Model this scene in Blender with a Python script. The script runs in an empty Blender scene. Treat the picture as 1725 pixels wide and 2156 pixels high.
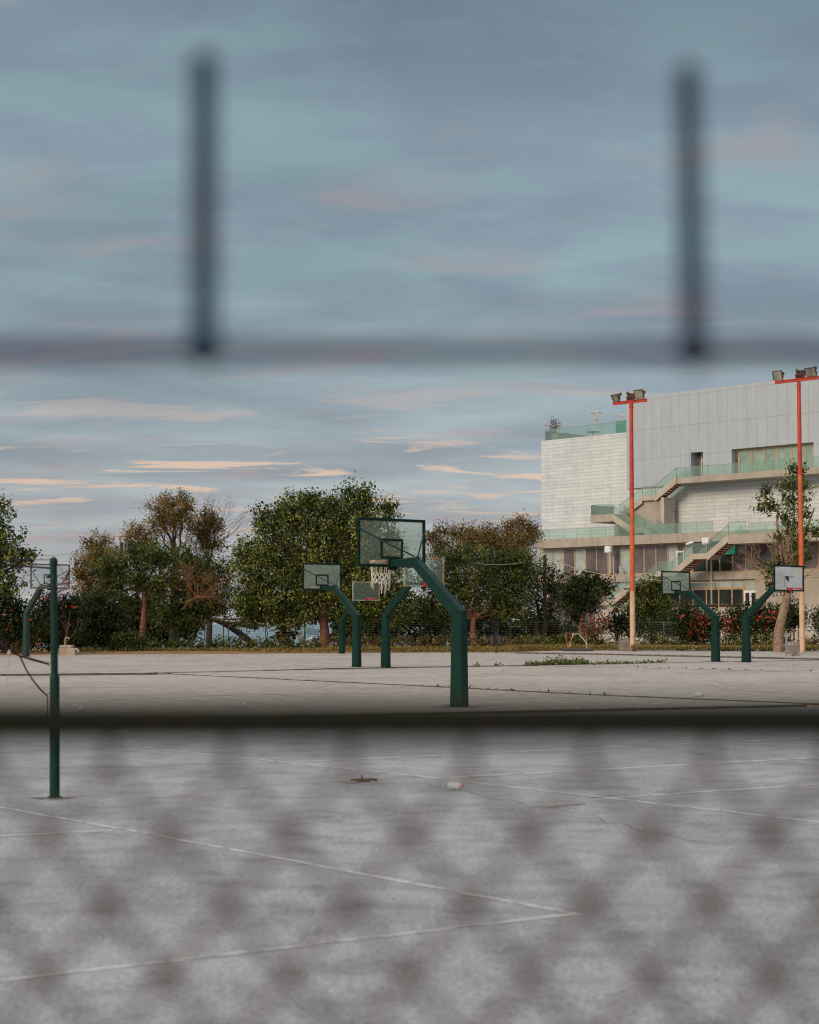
import bpy, math, random
import numpy as np
from mathutils import Vector, Matrix

S = bpy.context.scene
COL = S.collection
R = math.radians

# ------------------------------------------------------------------ camera
CAM_H = 1.75
FPX = 3594.0                      # focal length in units of the photo drawn 1725 wide
PITCH = math.atan(236.0 / FPX)
cam_d = bpy.data.cameras.new('camera')
cam = bpy.data.objects.new('camera', cam_d)
COL.objects.link(cam)
cam.location = (0, 0, CAM_H)
cam.rotation_euler = (R(90) + PITCH, 0, 0)
cam_d.sensor_width = 36
cam_d.lens = FPX / 2156.0 * 36.0
cam_d.clip_start = 0.05
cam_d.clip_end = 20000
cam_d.dof.use_dof = True
cam_d.dof.focus_distance = 65.0
cam_d.dof.aperture_fstop = 2.45
S.camera = cam

# ------------------------------------------------------------------ world, sun, exposure
SUN_DIR = Vector((-0.66, -0.64, 0.38)).normalized()      # towards the glow behind the camera
world = bpy.data.worlds.new('World')
S.world = world
world.use_nodes = True
wn, wl = world.node_tree.nodes, world.node_tree.links
wn.clear()


def N(nodes, kind, **kw):
    n = nodes.new(kind)
    for k, v in kw.items():
        if k.startswith('i_'):
            n.inputs[k[2:].replace('_', ' ')].default_value = v
        else:
            setattr(n, k, v)
    return n


def math_node(nodes, links, op, a, b=None, c=None, clamp=False):
    n = nodes.new('ShaderNodeMath')
    n.operation = op
    n.use_clamp = clamp
    for i, v in enumerate((a, b, c)):
        if v is None:
            continue
        if isinstance(v, (int, float)):
            n.inputs[i].default_value = v
        else:
            links.new(v, n.inputs[i])
    return n.outputs[0]


def ramp_node(nodes, links, fac, stops, interp='LINEAR'):
    n = nodes.new('ShaderNodeValToRGB')
    n.color_ramp.interpolation = interp
    el = n.color_ramp.elements
    while len(el) > len(stops):
        el.remove(el[-1])
    while len(el) < len(stops):
        el.new(1.0)
    for e, (p, c) in zip(el, stops):
        e.position = p
        e.color = (c[0], c[1], c[2], 1) if not isinstance(c, (int, float)) else (c, c, c, 1)
    if fac is not None:
        links.new(fac, n.inputs[0])
    return n.outputs[0]


def mix_node(nodes, links, fac, a, b, blend='MIX'):
    n = nodes.new('ShaderNodeMix')
    n.data_type = 'RGBA'
    n.blend_type = blend
    for sock, v in ((n.inputs[0], fac), (n.inputs[6], a), (n.inputs[7], b)):
        if isinstance(v, (int, float)):
            sock.default_value = v
        elif isinstance(v, (tuple, list)):
            sock.default_value = (v[0], v[1], v[2], 1)
        else:
            links.new(v, sock)
    return n.outputs[2]


def build_sky():
    m = lambda *a, **k: math_node(wn, wl, *a, **k)
    tc = wn.new('ShaderNodeTexCoord')
    sp = wn.new('ShaderNodeSeparateXYZ')
    wl.new(tc.outputs['Generated'], sp.inputs[0])
    x, y, z = sp.outputs
    zc = m('MAXIMUM', z, 0.0)
    den = m('ADD', zc, 0.125)
    u = m('DIVIDE', x, den)
    v = m('DIVIDE', y, den)

    def cloud(su, sv, off, detail, rough, dist, scale=1.0):
        cb = wn.new('ShaderNodeCombineXYZ')
        wl.new(m('MULTIPLY', u, su), cb.inputs[0])
        wl.new(m('MULTIPLY_ADD', v, sv, off), cb.inputs[1])
        cb.inputs[2].default_value = off * 0.37
        n = wn.new('ShaderNodeTexNoise')
        n.inputs['Scale'].default_value = scale
        n.inputs['Detail'].default_value = detail
        n.inputs['Roughness'].default_value = rough
        n.inputs['Distortion'].default_value = dist
        wl.new(cb.outputs[0], n.inputs['Vector'])
        return n.outputs['Fac']
    n_body = cloud(2.2, 3.2, 5.3, 5, 0.5, 0.3)
    n_big = cloud(1.2, 1.8, 17.2, 3, 0.45, 0.2)
    n_fine = cloud(8.0, 12.0, 11.7, 6, 0.6, 0.5)
    n_pink = cloud(3.0, 5.0, 27.4, 4, 0.5, 0.35)
    n_gold = cloud(1.9, 5.6, 43.2, 8, 0.6, 0.9)
    # clear air between the clouds, from the horizon up
    clear = ramp_node(wn, wl, zc, [(0.0, (.400, .385, .400)), (0.07, (.360, .385, .405)), (0.13, (.290, .355, .388)), (0.2, (.236, .322, .362)),
                                   (0.30, (.200, .280, .322)), (0.5, (.17, .25, .29))])
    grey = ramp_node(wn, wl, zc, [(0.0, (.345, .335, .372)), (0.10, (.250, .280, .325)), (0.2, (.186, .235, .295)),
                                  (0.34, (.152, .195, .248)), (0.5, (.14, .18, .23))])
    body = ramp_node(wn, wl, m('ADD', m('MULTIPLY', n_body, 0.82), m('MULTIPLY', n_fine, 0.18)),
                     [(0.38, 0.0), (0.62, 1.0)], 'EASE')
    col = mix_node(wn, wl, m('MULTIPLY', body, 0.72), clear, grey)
    # broad light and dark banks of cloud
    col = mix_node(wn, wl, 1.0, col, ramp_node(wn, wl, n_big, [(0.34, (.92, .94, .95)), (0.66, (1.24, 1.26, 1.23))], 'EASE'), 'MULTIPLY')
    # rose light on the middle clouds
    pk = ramp_node(wn, wl, n_pink, [(0.53, 0.0), (0.78, 1.0)], 'EASE')
    pk = m('MULTIPLY', pk, ramp_node(wn, wl, zc, [(0.02, 1.0), (0.14, 0.85), (0.3, 0.6), (0.5, 0.2)]))
    col = mix_node(wn, wl, m('MULTIPLY', pk, 0.68), col, (.40, .300, .315))
    # apricot streaks low over the horizon
    gd = ramp_node(wn, wl, n_gold, [(0.535, 0.0), (0.64, 1.0)], 'EASE')
    band = ramp_node(wn, wl, zc, [(0.0, 0.0), (0.045, 0.1), (0.062, 0.8), (0.092, 1.0), (0.115, 0.45), (0.16, 0.12), (0.24, 0.0)])
    gcol = ramp_node(wn, wl, zc, [(0.02, (.46, .37, .36)), (0.06, (.62, .45, .35)), (0.09, (.70, .52, .40)), (0.14, (.52, .40, .38)), (0.2, (.5, .5, .48))])
    col = mix_node(wn, wl, m('MULTIPLY', gd, band), col, gcol)
    # small white wisps high up
    wsp = ramp_node(wn, wl, n_fine, [(0.60, 0.0), (0.75, 1.0)], 'EASE')
    col = mix_node(wn, wl, m('MULTIPLY', wsp, 0.14), col, (.42, .46, .48))
    # a bright break in the cloud, high on the left
    gap = m('MULTIPLY', ramp_node(wn, wl, m('MULTIPLY', x, -1.0), [(0.19, 0.0), (0.27, 1.0)], 'EASE'), ramp_node(wn, wl, m('ADD', zc, m('MULTIPLY', n_fine, 0.06)), [(0.355, 0.0), (0.40, 1.0)], 'EASE'))
    col = mix_node(wn, wl, m('MULTIPLY', gap, 0.7), col, (.62, .60, .62))
    # an overcast sky is brighter overhead and towards the sunset behind the camera
    up = ramp_node(wn, wl, zc, [(0.36, 0.0), (0.85, 1.0)], 'EASE')
    back = ramp_node(wn, wl, m('MULTIPLY_ADD', y, -0.5, 0.5), [(0.45, 0.0), (0.95, 1.0)], 'EASE')
    col2 = mix_node(wn, wl, up, col, (.92, .99, 1.04))
    col3 = mix_node(wn, wl, m('MULTIPLY', back, 0.85), col2, (.86, .86, .86))
    bg = wn.new('ShaderNodeBackground')
    wl.new(col3, bg.inputs[0])
    bg.inputs[1].default_value = 1.0
    sk = wn.new('ShaderNodeTexSky')
    sk.sky_type = 'NISHITA'
    sk.sun_disc = False
    sk.sun_elevation = math.asin(SUN_DIR.z)
    sk.sun_rotation = math.atan2(SUN_DIR.x, SUN_DIR.y)
    bg2 = wn.new('ShaderNodeBackground')
    wl.new(sk.outputs[0], bg2.inputs[0])
    bg2.inputs[1].default_value = 0.006
    ad = wn.new('ShaderNodeAddShader')
    wl.new(bg.outputs[0], ad.inputs[0])
    wl.new(bg2.outputs[0], ad.inputs[1])
    out = wn.new('ShaderNodeOutputWorld')
    wl.new(ad.outputs[0], out.inputs[0])


build_sky()

sun_d = bpy.data.lights.new('sun', 'SUN')
sun_d.energy = 2.3
sun_d.angle = R(20)
sun_d.color = (1.0, 0.76, 0.54)
sun = bpy.data.objects.new('sun', sun_d)
COL.objects.link(sun)
sun.rotation_euler = SUN_DIR.to_track_quat('Z', 'Y').to_euler()
sun.location = (-40, -60, 60)

vs = S.view_settings
vs.view_transform = 'Standard'
vs.look = 'None'
vs.gamma = 1.0
vs.exposure = 0.0
vs.use_curve_mapping = False
S.render.engine = 'CYCLES'
S.cycles.use_denoising = True
S.cycles.filter_width = 1.15
S.cycles.max_bounces = 8
S.cycles.transparent_max_bounces = 24
S.cycles.sample_clamp_indirect = 4.0

# ------------------------------------------------------------------ placing helpers
CP = Vector((0, 0, CAM_H))
FW = Vector((0, math.cos(PITCH), math.sin(PITCH)))
UPV = Vector((0, -math.sin(PITCH), math.cos(PITCH)))


def ray(px, py):
    return Vector((1, 0, 0)) * ((px - 862.5) / FPX) + UPV * ((1078 - py) / FPX) + FW


def gp(px, py, z=0.0):
    d = ray(px, py)
    return CP + d * ((z - CAM_H) / d.z)


def at(px, py, Y):
    d = ray(px, py)
    return CP + d * (Y / d.y)


WORLD_LOC = {}


def wloc(o):
    return WORLD_LOC.get(o.name, Vector((0, 0, 0))) if o else Vector((0, 0, 0))


def thing(name, label, cat, loc, rotz=0.0, group=None, scale=1.0):
    o = bpy.data.objects.new(name, None)
    COL.objects.link(o)
    o.empty_display_size = 0.3
    o.location = loc
    o.rotation_euler = (0, 0, rotz)
    o.scale = (scale,) * 3
    WORLD_LOC[o.name] = Vector(loc)
    tag(o, label, cat, group)
    return o


def tag(o, label, cat, group=None, kind=None):
    o['label'] = label
    o['category'] = cat
    if group:
        o['group'] = group
    if kind:
        o['kind'] = kind
    return o


class MB:
    """collects geometry, then links it as one mesh object"""

    def __init__(self):
        self.v, self.f = [], []

    def poly(self, pts):
        i = len(self.v)
        self.v += [tuple(p) for p in pts]
        self.f.append(tuple(range(i, i + len(pts))))

    def hexa(self, p):
        i = len(self.v)
        self.v += [tuple(q) for q in p]
        for f in ((0, 3, 2, 1), (4, 5, 6, 7), (0, 1, 5, 4), (1, 2, 6, 5), (2, 3, 7, 6), (3, 0, 4, 7)):
            self.f.append(tuple(i + k for k in f))
        return self

    def box(self, x0, x1, y0, y1, z0, z1):
        return self.hexa([(x0, y0, z0), (x1, y0, z0), (x1, y1, z0), (x0, y1, z0),
                          (x0, y0, z1), (x1, y0, z1), (x1, y1, z1), (x0, y1, z1)])

    def tube(self, p0, p1, r0, r1=None, n=8, cap=True):
        r1 = r0 if r1 is None else r1
        p0, p1 = Vector(p0), Vector(p1)
        d = p1 - p0
        if d.length < 1e-6:
            return self
        d.normalize()
        a = d.orthogonal().normalized()
        b = d.cross(a)
        i = len(self.v)
        for p, r in ((p0, r0), (p1, r1)):
            for k in range(n):
                t = 2 * math.pi * k / n
                self.v.append(tuple(p + a * (r * math.cos(t)) + b * (r * math.sin(t))))
        for k in range(n):
            k2 = (k + 1) % n
            self.f.append((i + k, i + k2, i + n + k2, i + n + k))
        if cap:
            self.f.append(tuple(i + k for k in reversed(range(n))))
            self.f.append(tuple(i + n + k for k in range(n)))
        return self

    def path(self, pts, r, n=6):
        """one continuous tube along a polyline; r a number or a list"""
        pts = [Vector(p) for p in pts]
        rs = r if isinstance(r, (list, tuple)) else [r] * len(pts)
        i0 = len(self.v)
        a = None
        for j, p in enumerate(pts):
            d = (pts[min(j + 1, len(pts) - 1)] - pts[max(j - 1, 0)]).normalized()
            if a is None:
                a = d.orthogonal().normalized()
            else:
                a = (a - d * a.dot(d))
                a = a.normalized() if a.length > 1e-6 else d.orthogonal().normalized()
            b = d.cross(a)
            for k in range(n):
                t = 2 * math.pi * k / n
                self.v.append(tuple(p + a * (rs[j] * math.cos(t)) + b * (rs[j] * math.sin(t))))
        for j in range(len(pts) - 1):
            for k in range(n):
                k2 = (k + 1) % n
                o = i0 + j * n
                self.f.append((o + k, o + k2, o + n + k2, o + n + k))
        self.f.append(tuple(i0 + k for k in reversed(range(n))))
        e = i0 + (len(pts) - 1) * n
        self.f.append(tuple(e + k for k in range(n)))
        return self

    def ball(self, c, r, n=10, m=6, sq=(1, 1, 1)):
        i = len(self.v)
        for j in range(m + 1):
            th = math.pi * j / m
            for k in range(n):
                ph = 2 * math.pi * k / n
                self.v.append((c[0] + r * sq[0] * math.sin(th) * math.cos(ph),
                               c[1] + r * sq[1] * math.sin(th) * math.sin(ph), c[2] + r * sq[2] * math.cos(th)))
        for j in range(m):
            for k in range(n):
                k2 = (k + 1) % n
                self.f.append((i + j * n + k, i + (j + 1) * n + k, i + (j + 1) * n + k2, i + j * n + k2))
        return self

    def prism(self, pts, thick):
        """pts: planar outline; thick: Vector to extrude along"""
        n = len(pts)
        i = len(self.v)
        t = Vector(thick)
        self.v += [tuple(Vector(p)) for p in pts] + [tuple(Vector(p) + t) for p in pts]
        self.f.append(tuple(i + k for k in range(n)))
        self.f.append(tuple(i + n + k for k in reversed(range(n))))
        for k in range(n):
            k2 = (k + 1) % n
            self.f.append((i + k, i + n + k, i + n + k2, i + k2))
        return self

    def build(self, name, mat, parent=None, local=False, bevel=0.0, smooth=False, origin=None):
        me = bpy.data.meshes.new(name)
        if parent is not None:
            off = Vector((0, 0, 0)) if local else wloc(parent)
        elif origin is not None:
            off = Vector(origin)
        else:
            a = np.array(self.v)
            off = Vector((float((a[:, 0].min() + a[:, 0].max()) / 2), float((a[:, 1].min() + a[:, 1].max()) / 2), float(a[:, 2].min())))
        me.from_pydata([(p[0] - off.x, p[1] - off.y, p[2] - off.z) for p in self.v], [], self.f)
        me.materials.append(mat)
        o = bpy.data.objects.new(name, me)
        COL.objects.link(o)
        if parent is not None:
            o.parent = parent
            WORLD_LOC[o.name] = wloc(parent)
        else:
            o.location = off
            WORLD_LOC[o.name] = off
        import bmesh
        bm = bmesh.new()
        bm.from_mesh(me)
        bmesh.ops.recalc_face_normals(bm, faces=bm.faces)
        bm.to_mesh(me)
        bm.free()
        if smooth:
            me.polygons.foreach_set('use_smooth', [True] * len(me.polygons))
        if bevel:
            b = o.modifiers.new('bevel', 'BEVEL')
            b.width = bevel
            b.segments = 2
            b.limit_method = 'ANGLE'
        return o


# ------------------------------------------------------------------ materials
def new_mat(name):
    m = bpy.data.materials.new(name)
    m.use_nodes = True
    nt = m.node_tree
    p = nt.nodes['Principled BSDF']
    return m, nt.nodes, nt.links, p


def obj_coord(n, l, scale=1.0, src='Object', stretch=None):
    tc = n.new('ShaderNodeTexCoord')
    mp = n.new('ShaderNodeMapping')
    s = stretch or (1, 1, 1)
    mp.inputs['Scale'].default_value = (s[0] * scale, s[1] * scale, s[2] * scale)
    l.new(tc.outputs[src], mp.inputs[0])
    return mp.outputs[0]


def noise(n, l, vec, scale, detail=4, rough=0.55, dist=0.0):
    t = n.new('ShaderNodeTexNoise')
    t.inputs['Scale'].default_value = scale
    t.inputs['Detail'].default_value = detail
    t.inputs['Roughness'].default_value = rough
    t.inputs['Distortion'].default_value = dist
    l.new(vec, t.inputs['Vector'])
    return t.outputs['Fac']


def paint(name, col, col2=None, rough=0.5, scale=4.0, lo=0.42, hi=0.62, metal=0.0, spec=0.5, bump=0.0):
    """plain worn surface: two colours through noise"""
    m, n, l, p = new_mat(name)
    col2 = col2 or tuple(c * 0.7 for c in col)
    v = obj_coord(n, l)
    f = noise(n, l, v, scale, 6, 0.62)
    l.new(ramp_node(n, l, f, [(lo, col), (hi, col2)]), p.inputs['Base Color'])
    p.inputs['Roughness'].default_value = rough
    p.inputs['Metallic'].default_value = metal
    p.inputs['Specular IOR Level'].default_value = spec
    if bump:
        b = n.new('ShaderNodeBump')
        b.inputs['Strength'].default_value = bump
        b.inputs['Distance'].default_value = 0.02
        l.new(noise(n, l, v, scale * 6, 5), b.inputs['Height'])
        l.new(b.outputs[0], p.inputs['Normal'])
    return m


def peeling(name, base, rust, scale, lo, hi, rough=0.6):
    m, n, l, p = new_mat(name)
    v = obj_coord(n, l)
    f = noise(n, l, v, scale, 7, 0.65, 0.3)
    f2 = noise(n, l, v, scale * 0.6, 3)
    c = mix_node(n, l, ramp_node(n, l, f2, [(0.35, 0.0), (0.7, 1.0)]), base, tuple(x * 0.72 for x in base))
    l.new(mix_node(n, l, ramp_node(n, l, f, [(lo, 0.0), (hi, 1.0)]), c, rust), p.inputs['Base Color'])
    p.inputs['Roughness'].default_value = rough
    return m


def see_through(name, tint, body, amount, rough=0.15):
    """dirty glass: mostly clear, with a diffuse film and a weak reflection"""
    m, n, l, p = new_mat(name)
    n.remove(p)
    tr = n.new('ShaderNodeBsdfTransparent')
    tr.inputs[0].default_value = (*tint, 1)
    df = n.new('ShaderNodeBsdfDiffuse')
    v = obj_coord(n, l)
    f = noise(n, l, v, 2.3, 6, 0.6)
    l.new(ramp_node(n, l, f, [(0.3, tuple(c * 0.8 for c in body)), (0.7, body)]), df.inputs[0])
    tl = n.new('ShaderNodeBsdfTranslucent')
    tl.inputs[0].default_value = (*body, 1)
    a = n.new('ShaderNodeMixShader')
    a.inputs[0].default_value = 0.5
    l.new(df.outputs[0], a.inputs[1])
    l.new(tl.outputs[0], a.inputs[2])
    mx = n.new('ShaderNodeMixShader')
    l.new(math_node(n, l, 'MULTIPLY_ADD', f, amount * 0.7, amount * 0.65, clamp=True), mx.inputs[0])
    l.new(tr.outputs[0], mx.inputs[1])
    l.new(a.outputs[0], mx.inputs[2])
    gl = n.new('ShaderNodeBsdfGlossy')
    gl.inputs['Roughness'].default_value = rough
    fr = n.new('ShaderNodeFresnel')
    fr.inputs[0].default_value = 1.35
    m2 = n.new('ShaderNodeMixShader')
    l.new(fr.outputs[0], m2.inputs[0])
    l.new(mx.outputs[0], m2.inputs[1])
    l.new(gl.outputs[0], m2.inputs[2])
    l.new(m2.outputs[0], n['Material Output'].inputs[0])
    return m


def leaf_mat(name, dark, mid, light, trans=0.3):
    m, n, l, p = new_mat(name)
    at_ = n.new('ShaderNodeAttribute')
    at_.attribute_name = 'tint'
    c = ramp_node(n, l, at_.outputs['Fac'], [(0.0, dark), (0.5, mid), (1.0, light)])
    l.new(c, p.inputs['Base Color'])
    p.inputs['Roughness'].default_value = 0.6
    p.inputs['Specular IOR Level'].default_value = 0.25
    tl = n.new('ShaderNodeBsdfTranslucent')
    l.new(c, tl.inputs[0])
    mx = n.new('ShaderNodeMixShader')
    mx.inputs[0].default_value = trans
    l.new(p.outputs[0], mx.inputs[1])
    l.new(tl.outputs[0], mx.inputs[2])
    l.new(mx.outputs[0], n['Material Output'].inputs[0])
    return m


def concrete_ground(name, lo_c, mid_c, hi_c):
    m, n, l, p = new_mat(name)
    tc = n.new('ShaderNodeNewGeometry')
    pos = tc.outputs['Position']
    blot = noise(n, l, pos, 0.22, 5, 0.6, 0.4)
    mid = noise(n, l, pos, 2.2, 6, 0.65)
    fine = noise(n, l, pos, 26.0, 4, 0.78)
    grit = noise(n, l, pos, 85.0, 2, 0.7)
    c = ramp_node(n, l, blot, [(0.36, lo_c), (0.55, mid_c), (0.75, hi_c)])
    c = mix_node(n, l, 0.55, c, ramp_node(n, l, mid, [(0.32, (.40, .385, .385)), (0.5, (.96, .95, .95)), (0.68, (1.14, 1.14, 1.14))]), 'MULTIPLY')
    c = mix_node(n, l, 0.7, c, ramp_node(n, l, fine, [(0.34, (.36, .35, .35)), (0.5, (1, 1, 1)), (0.64, (1.45, 1.45, 1.45))]), 'MULTIPLY')
    c = mix_node(n, l, 0.6, c, ramp_node(n, l, grit, [(0.36, (.30, .29, .31)), (0.5, (1, 1, 1)), (0.64, (1.5, 1.5, 1.5))]), 'MULTIPLY')
    # faint rust-brown dirt drifts
    d = noise(n, l, pos, 0.55, 7, 0.7, 1.2)
    c = mix_node(n, l, ramp_node(n, l, d, [(0.60, 0.0), (0.74, 0.45)]), c, (.20, .165, .14))
    l.new(c, p.inputs['Base Color'])
    p.inputs['Roughness'].default_value = 0.85
    b = n.new('ShaderNodeBump')
    b.inputs['Strength'].default_value = 0.35
    b.inputs['Distance'].default_value = 0.006
    l.new(fine, b.inputs['Height'])
    l.new(b.outputs[0], p.inputs['Normal'])
    return m


FD = Vector((0.695, -0.719, 0)).normalized()      # along the concert hall's front, to the right and nearer
FN = Vector((-FD.y * -1, -FD.x, 0))               # placeholder, set below
FN = Vector((-0.719, -0.695, 0)).normalized()     # out of the front
FQ = Vector((33.7, 200.0, 0))


def facade_vec(n, l):
    """(distance along the front, height) as a texture vector"""
    g = n.new('ShaderNodeNewGeometry')
    dt = n.new('ShaderNodeVectorMath')
    dt.operation = 'DOT_PRODUCT'
    l.new(g.outputs['Position'], dt.inputs[0])
    dt.inputs[1].default_value = tuple(FD)
    sp = n.new('ShaderNodeSeparateXYZ')
    l.new(g.outputs['Position'], sp.inputs[0])
    cb = n.new('ShaderNodeCombineXYZ')
    l.new(dt.outputs['Value'], cb.inputs[0])
    l.new(sp.outputs[2], cb.inputs[1])
    return cb.outputs[0]


def masonry(name, c1, c2, cm, bw, bh, mortar, offset, blot=0.25):
    m, n, l, p = new_mat(name)
    v = facade_vec(n, l)
    bt = n.new('ShaderNodeTexBrick')
    bt.offset = offset
    bt.inputs['Color1'].default_value = (*c1, 1)
    bt.inputs['Color2'].default_value = (*c2, 1)
    bt.inputs['Mortar'].default_value = (*cm, 1)
    bt.inputs['Scale'].default_value = 1.0
    bt.inputs['Mortar Size'].default_value = mortar
    bt.inputs['Mortar Smooth'].default_value = 0.2
    bt.inputs['Bias'].default_value = -0.2
    bt.inputs['Brick Width'].default_value = bw
    bt.inputs['Row Height'].default_value = bh
    l.new(v, bt.inputs['Vector'])
    mpz = n.new('ShaderNodeMapping')
    mpz.inputs['Scale'].default_value = (1.0, .22, 1)
    l.new(v, mpz.inputs[0])
    f = noise(n, l, mpz.outputs[0], 0.8, 7, 0.7)
    c = mix_node(n, l, blot, bt.outputs[0], ramp_node(n, l, f, [(0.3, (.55, .55, .55)), (0.6, (1.12, 1.12, 1.12))]), 'MULTIPLY')
    l.new(c, p.inputs['Base Color'])
    p.inputs['Roughness'].default_value = 0.7
    return m


def stained_concrete(name, col, stain, amount=0.5):
    m, n, l, p = new_mat(name)
    g = n.new('ShaderNodeNewGeometry')
    mp = n.new('ShaderNodeMapping')
    mp.inputs['Scale'].default_value = (1.6, 1.6, 0.28)
    l.new(g.outputs['Position'], mp.inputs[0])
    f = noise(n, l, mp.outputs[0], 1.1, 7, 0.68)
    f2 = noise(n, l, g.outputs['Position'], 0.7, 4)
    c = ramp_node(n, l, f2, [(0.3, tuple(x * 0.8 for x in col)), (0.65, col)])
    c = mix_node(n, l, ramp_node(n, l, f, [(0.5, 0.0), (0.72, amount)]), c, stain)
    l.new(c, p.inputs['Base Color'])
    p.inputs['Roughness'].default_value = 0.8
    return m


M = {}
M['ground_c'] = concrete_ground('sun bleached court concrete', (.345, .305, .264), (.400, .357, .312), (.430, .388, .340))
M['ground_n'] = concrete_ground('greyer near court concrete', (.238, .240, .248), (.325, .326, .335), (.375, .376, .384))
M['earth'] = paint('dry earth and grass', (.30, .125, .045), (.13, .095, .035), 0.9, 0.6, 0.4, 0.6)
M['white_line'] = peeling('worn white court paint', (.74, .74, .71), (.33, .32, .31), 5.0, 0.48, 0.62, 0.8)
M['yellow_line'] = peeling('faded ochre court paint', (.46, .335, .15), (.36, .34, .30), 5.0, 0.42, 0.58, 0.8)
M['green_paint'] = peeling('dark green gloss paint', (.0035, .029, .022), (.022, .062, .048), 7.0, .66, .71, .5)
M['green_paint'].node_tree.nodes['Principled BSDF'].inputs['Specular IOR Level'].default_value = .16
M['green_paint_b'] = peeling('scuffed green paint', (.004, .030, .022), (.05, .12, .10), 5.0, 0.66, 0.72, 0.7)
M['green_frame'] = paint('deep green frame paint', (.003, .016, .010), (.005, .024, .015), 0.6, 5.0, spec=.12)
M['rusty_frame'] = peeling('pale green paint flaking to rust', (.24, .40, .30), (.33, .115, .035), 4.0, 0.50, 0.55, 0.7)
M['brown_frame'] = peeling('grey brown weathered frame', (.12, .09, .07), (.17, .10, .06), 5.0, 0.5, 0.6, 0.7)
M['board_glass'] = see_through('dusty acrylic', (.91, .96, .91), (.36, .42, .33), 0.17)
M['board_glass_dusty'] = see_through('milky acrylic', (.90, .95, .91), (.56, .63, .54), 0.34)
M['board_glass_clear'] = see_through('clear acrylic', (.94, .96, .95), (.42, .44, .42), 0.07)
M['board_white'] = see_through('chalky scratched acrylic', (.9, .92, .9), (.78, .81, .79), 0.78)
M['red_paint'] = paint('chipped red paint', (.50, .022, .030), (.32, .016, .022), 0.5, 9.0)
M['pink_rim'] = peeling('rim paint worn to primer', (.42, .06, .07), (.62, .50, .48), 22.0, 0.46, 0.52)
M['net_cord'] = paint('off white net cord', (.62, .59, .53), (.45, .42, .37), 0.9, 20)
M['steel'] = paint('dull grey steel', (.28, .29, .29), (.17, .16, .15), 0.5, 8, metal=0.4)
M['black_iron'] = paint('black iron', (.02, .022, .024), (.035, .03, .028), 0.5, 9)
M['rope'] = paint('dark purple rope', (.026, .014, .040), (.014, .011, .014), 0.95, 20, spec=.1)
M['rope_faded'] = paint('faded maroon strap', (.14, .05, .08), (.08, .04, .07), 0.9, 20)
M['orange_paint'] = peeling('sun faded orange paint', (.55, .115, .022), (.22, .06, .03), 1.8, .52, .68, .6)
M['red_pole'] = paint('red orange pole paint', (.44, .036, .012), (.32, .028, .010), 0.55, 2.5)
M['cream_pole'] = peeling('pale sand pole paint', (.58, .42, .29), (.46, .24, .11), 1.1, .46, .66, .7)
M['flood_glass'] = paint('dusty lamp glass', (.26, .28, .24), (.13, .14, .11), 0.2, 3)
M['flood_body'] = paint('brown lamp housing', (.12, .055, .04), (.06, .04, .035), 0.6, 6)
M['wood_pole'] = paint('creosoted wood', (.055, .022, .018), (.035, .018, .015), 0.9, 5)
M['bark_red'] = paint('reddish brown bark', (.20, .085, .050), (.10, .05, .035), 0.9, 5, bump=0.6)
M['bark_grey'] = paint('grey tan bark', (.27, .185, .125), (.15, .10, .07), 0.9, 4, bump=0.6)
M['bark_dark'] = paint('dark bark', (.045, .030, .024), (.025, .02, .016), 0.9, 5)
M['twig'] = paint('bare tan twigs', (.36, .25, .17), (.22, .14, .09), 0.9, 5)
M['twig_red'] = paint('dead russet twigs', (.25, .105, .055), (.16, .065, .035), 0.9, 5)
M['leaf_green'] = leaf_mat('broad green leaves', (.016, .028, .009), (.112, .148, .028), (.380, .390, .090))
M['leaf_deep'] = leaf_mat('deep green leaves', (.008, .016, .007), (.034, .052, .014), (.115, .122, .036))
M['leaf_mid'] = leaf_mat('pinnate mid green leaves', (.016, .030, .010), (.085, .115, .026), (.250, .255, .062))
M['leaf_olive'] = leaf_mat('olive brown foliage', (.060, .044, .014), (.215, .145, .040), (.420, .285, .090))
M['leaf_russet'] = leaf_mat('russet drying foliage', (.085, .052, .022), (.150, .085, .032), (.230, .125, .050))
M['leaf_hedge'] = leaf_mat('hedge leaves', (.016, .026, .008), (.088, .112, .024), (.270, .270, .064))
M['leaf_dry'] = leaf_mat('dry weedy leaves', (.060, .052, .020), (.160, .120, .045), (.30, .22, .10))
M['leaf_red'] = leaf_mat('dead rust red leaves', (.10, .022, .012), (.24, .055, .024), (.38, .11, .045))
M['grass'] = leaf_mat('verge grass', (.13, .085, .024), (.220, .170, .045), (.36, .27, .095))
M['bloom'] = paint('scarlet trumpet blossom', (.50, .035, .018), (.40, .03, .015), 0.6, 9)
M['stone'] = masonry('pale travertine courses', (.53, .575, .59), (.45, .485, .505), (.27, .29, .30), 3.1, 0.43, 0.022, 0.37)
M['panel'] = masonry('grey metal cladding', (.345, .395, .44), (.330, .382, .428), (.235, .255, .28), 1.36, 3.6, 0.028, 0.0, 0.22)
M['fascia'] = stained_concrete('warm fair-faced concrete', (.36, .33, .28), (.20, .14, .09), 0.6)
M['pale_concrete'] = stained_concrete('pale plinth concrete', (.40, .385, .355), (.26, .235, .20), 0.5)
M['stair_conc'] = stained_concrete('stair concrete', (.42, .39, .33), (.24, .17, .11), 0.5)
M['soffit'] = paint('rust brown stair soffit', (.30, .085, .032), (.21, .060, .026), 0.8, 2)
M['rail_glass'] = see_through('green balustrade glass', (.86, .955, .925), (.56, .72, .66), 0.16)
M['teal'] = paint('teal painted core', (.015, .26, .22), (.012, .21, .18), 0.6, 1)
M['curtain_glass'] = paint('window with pale blind', (.36, .42, .40), (.28, .33, .33), 0.2, 0.7, 0.4, 0.65)
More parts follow.
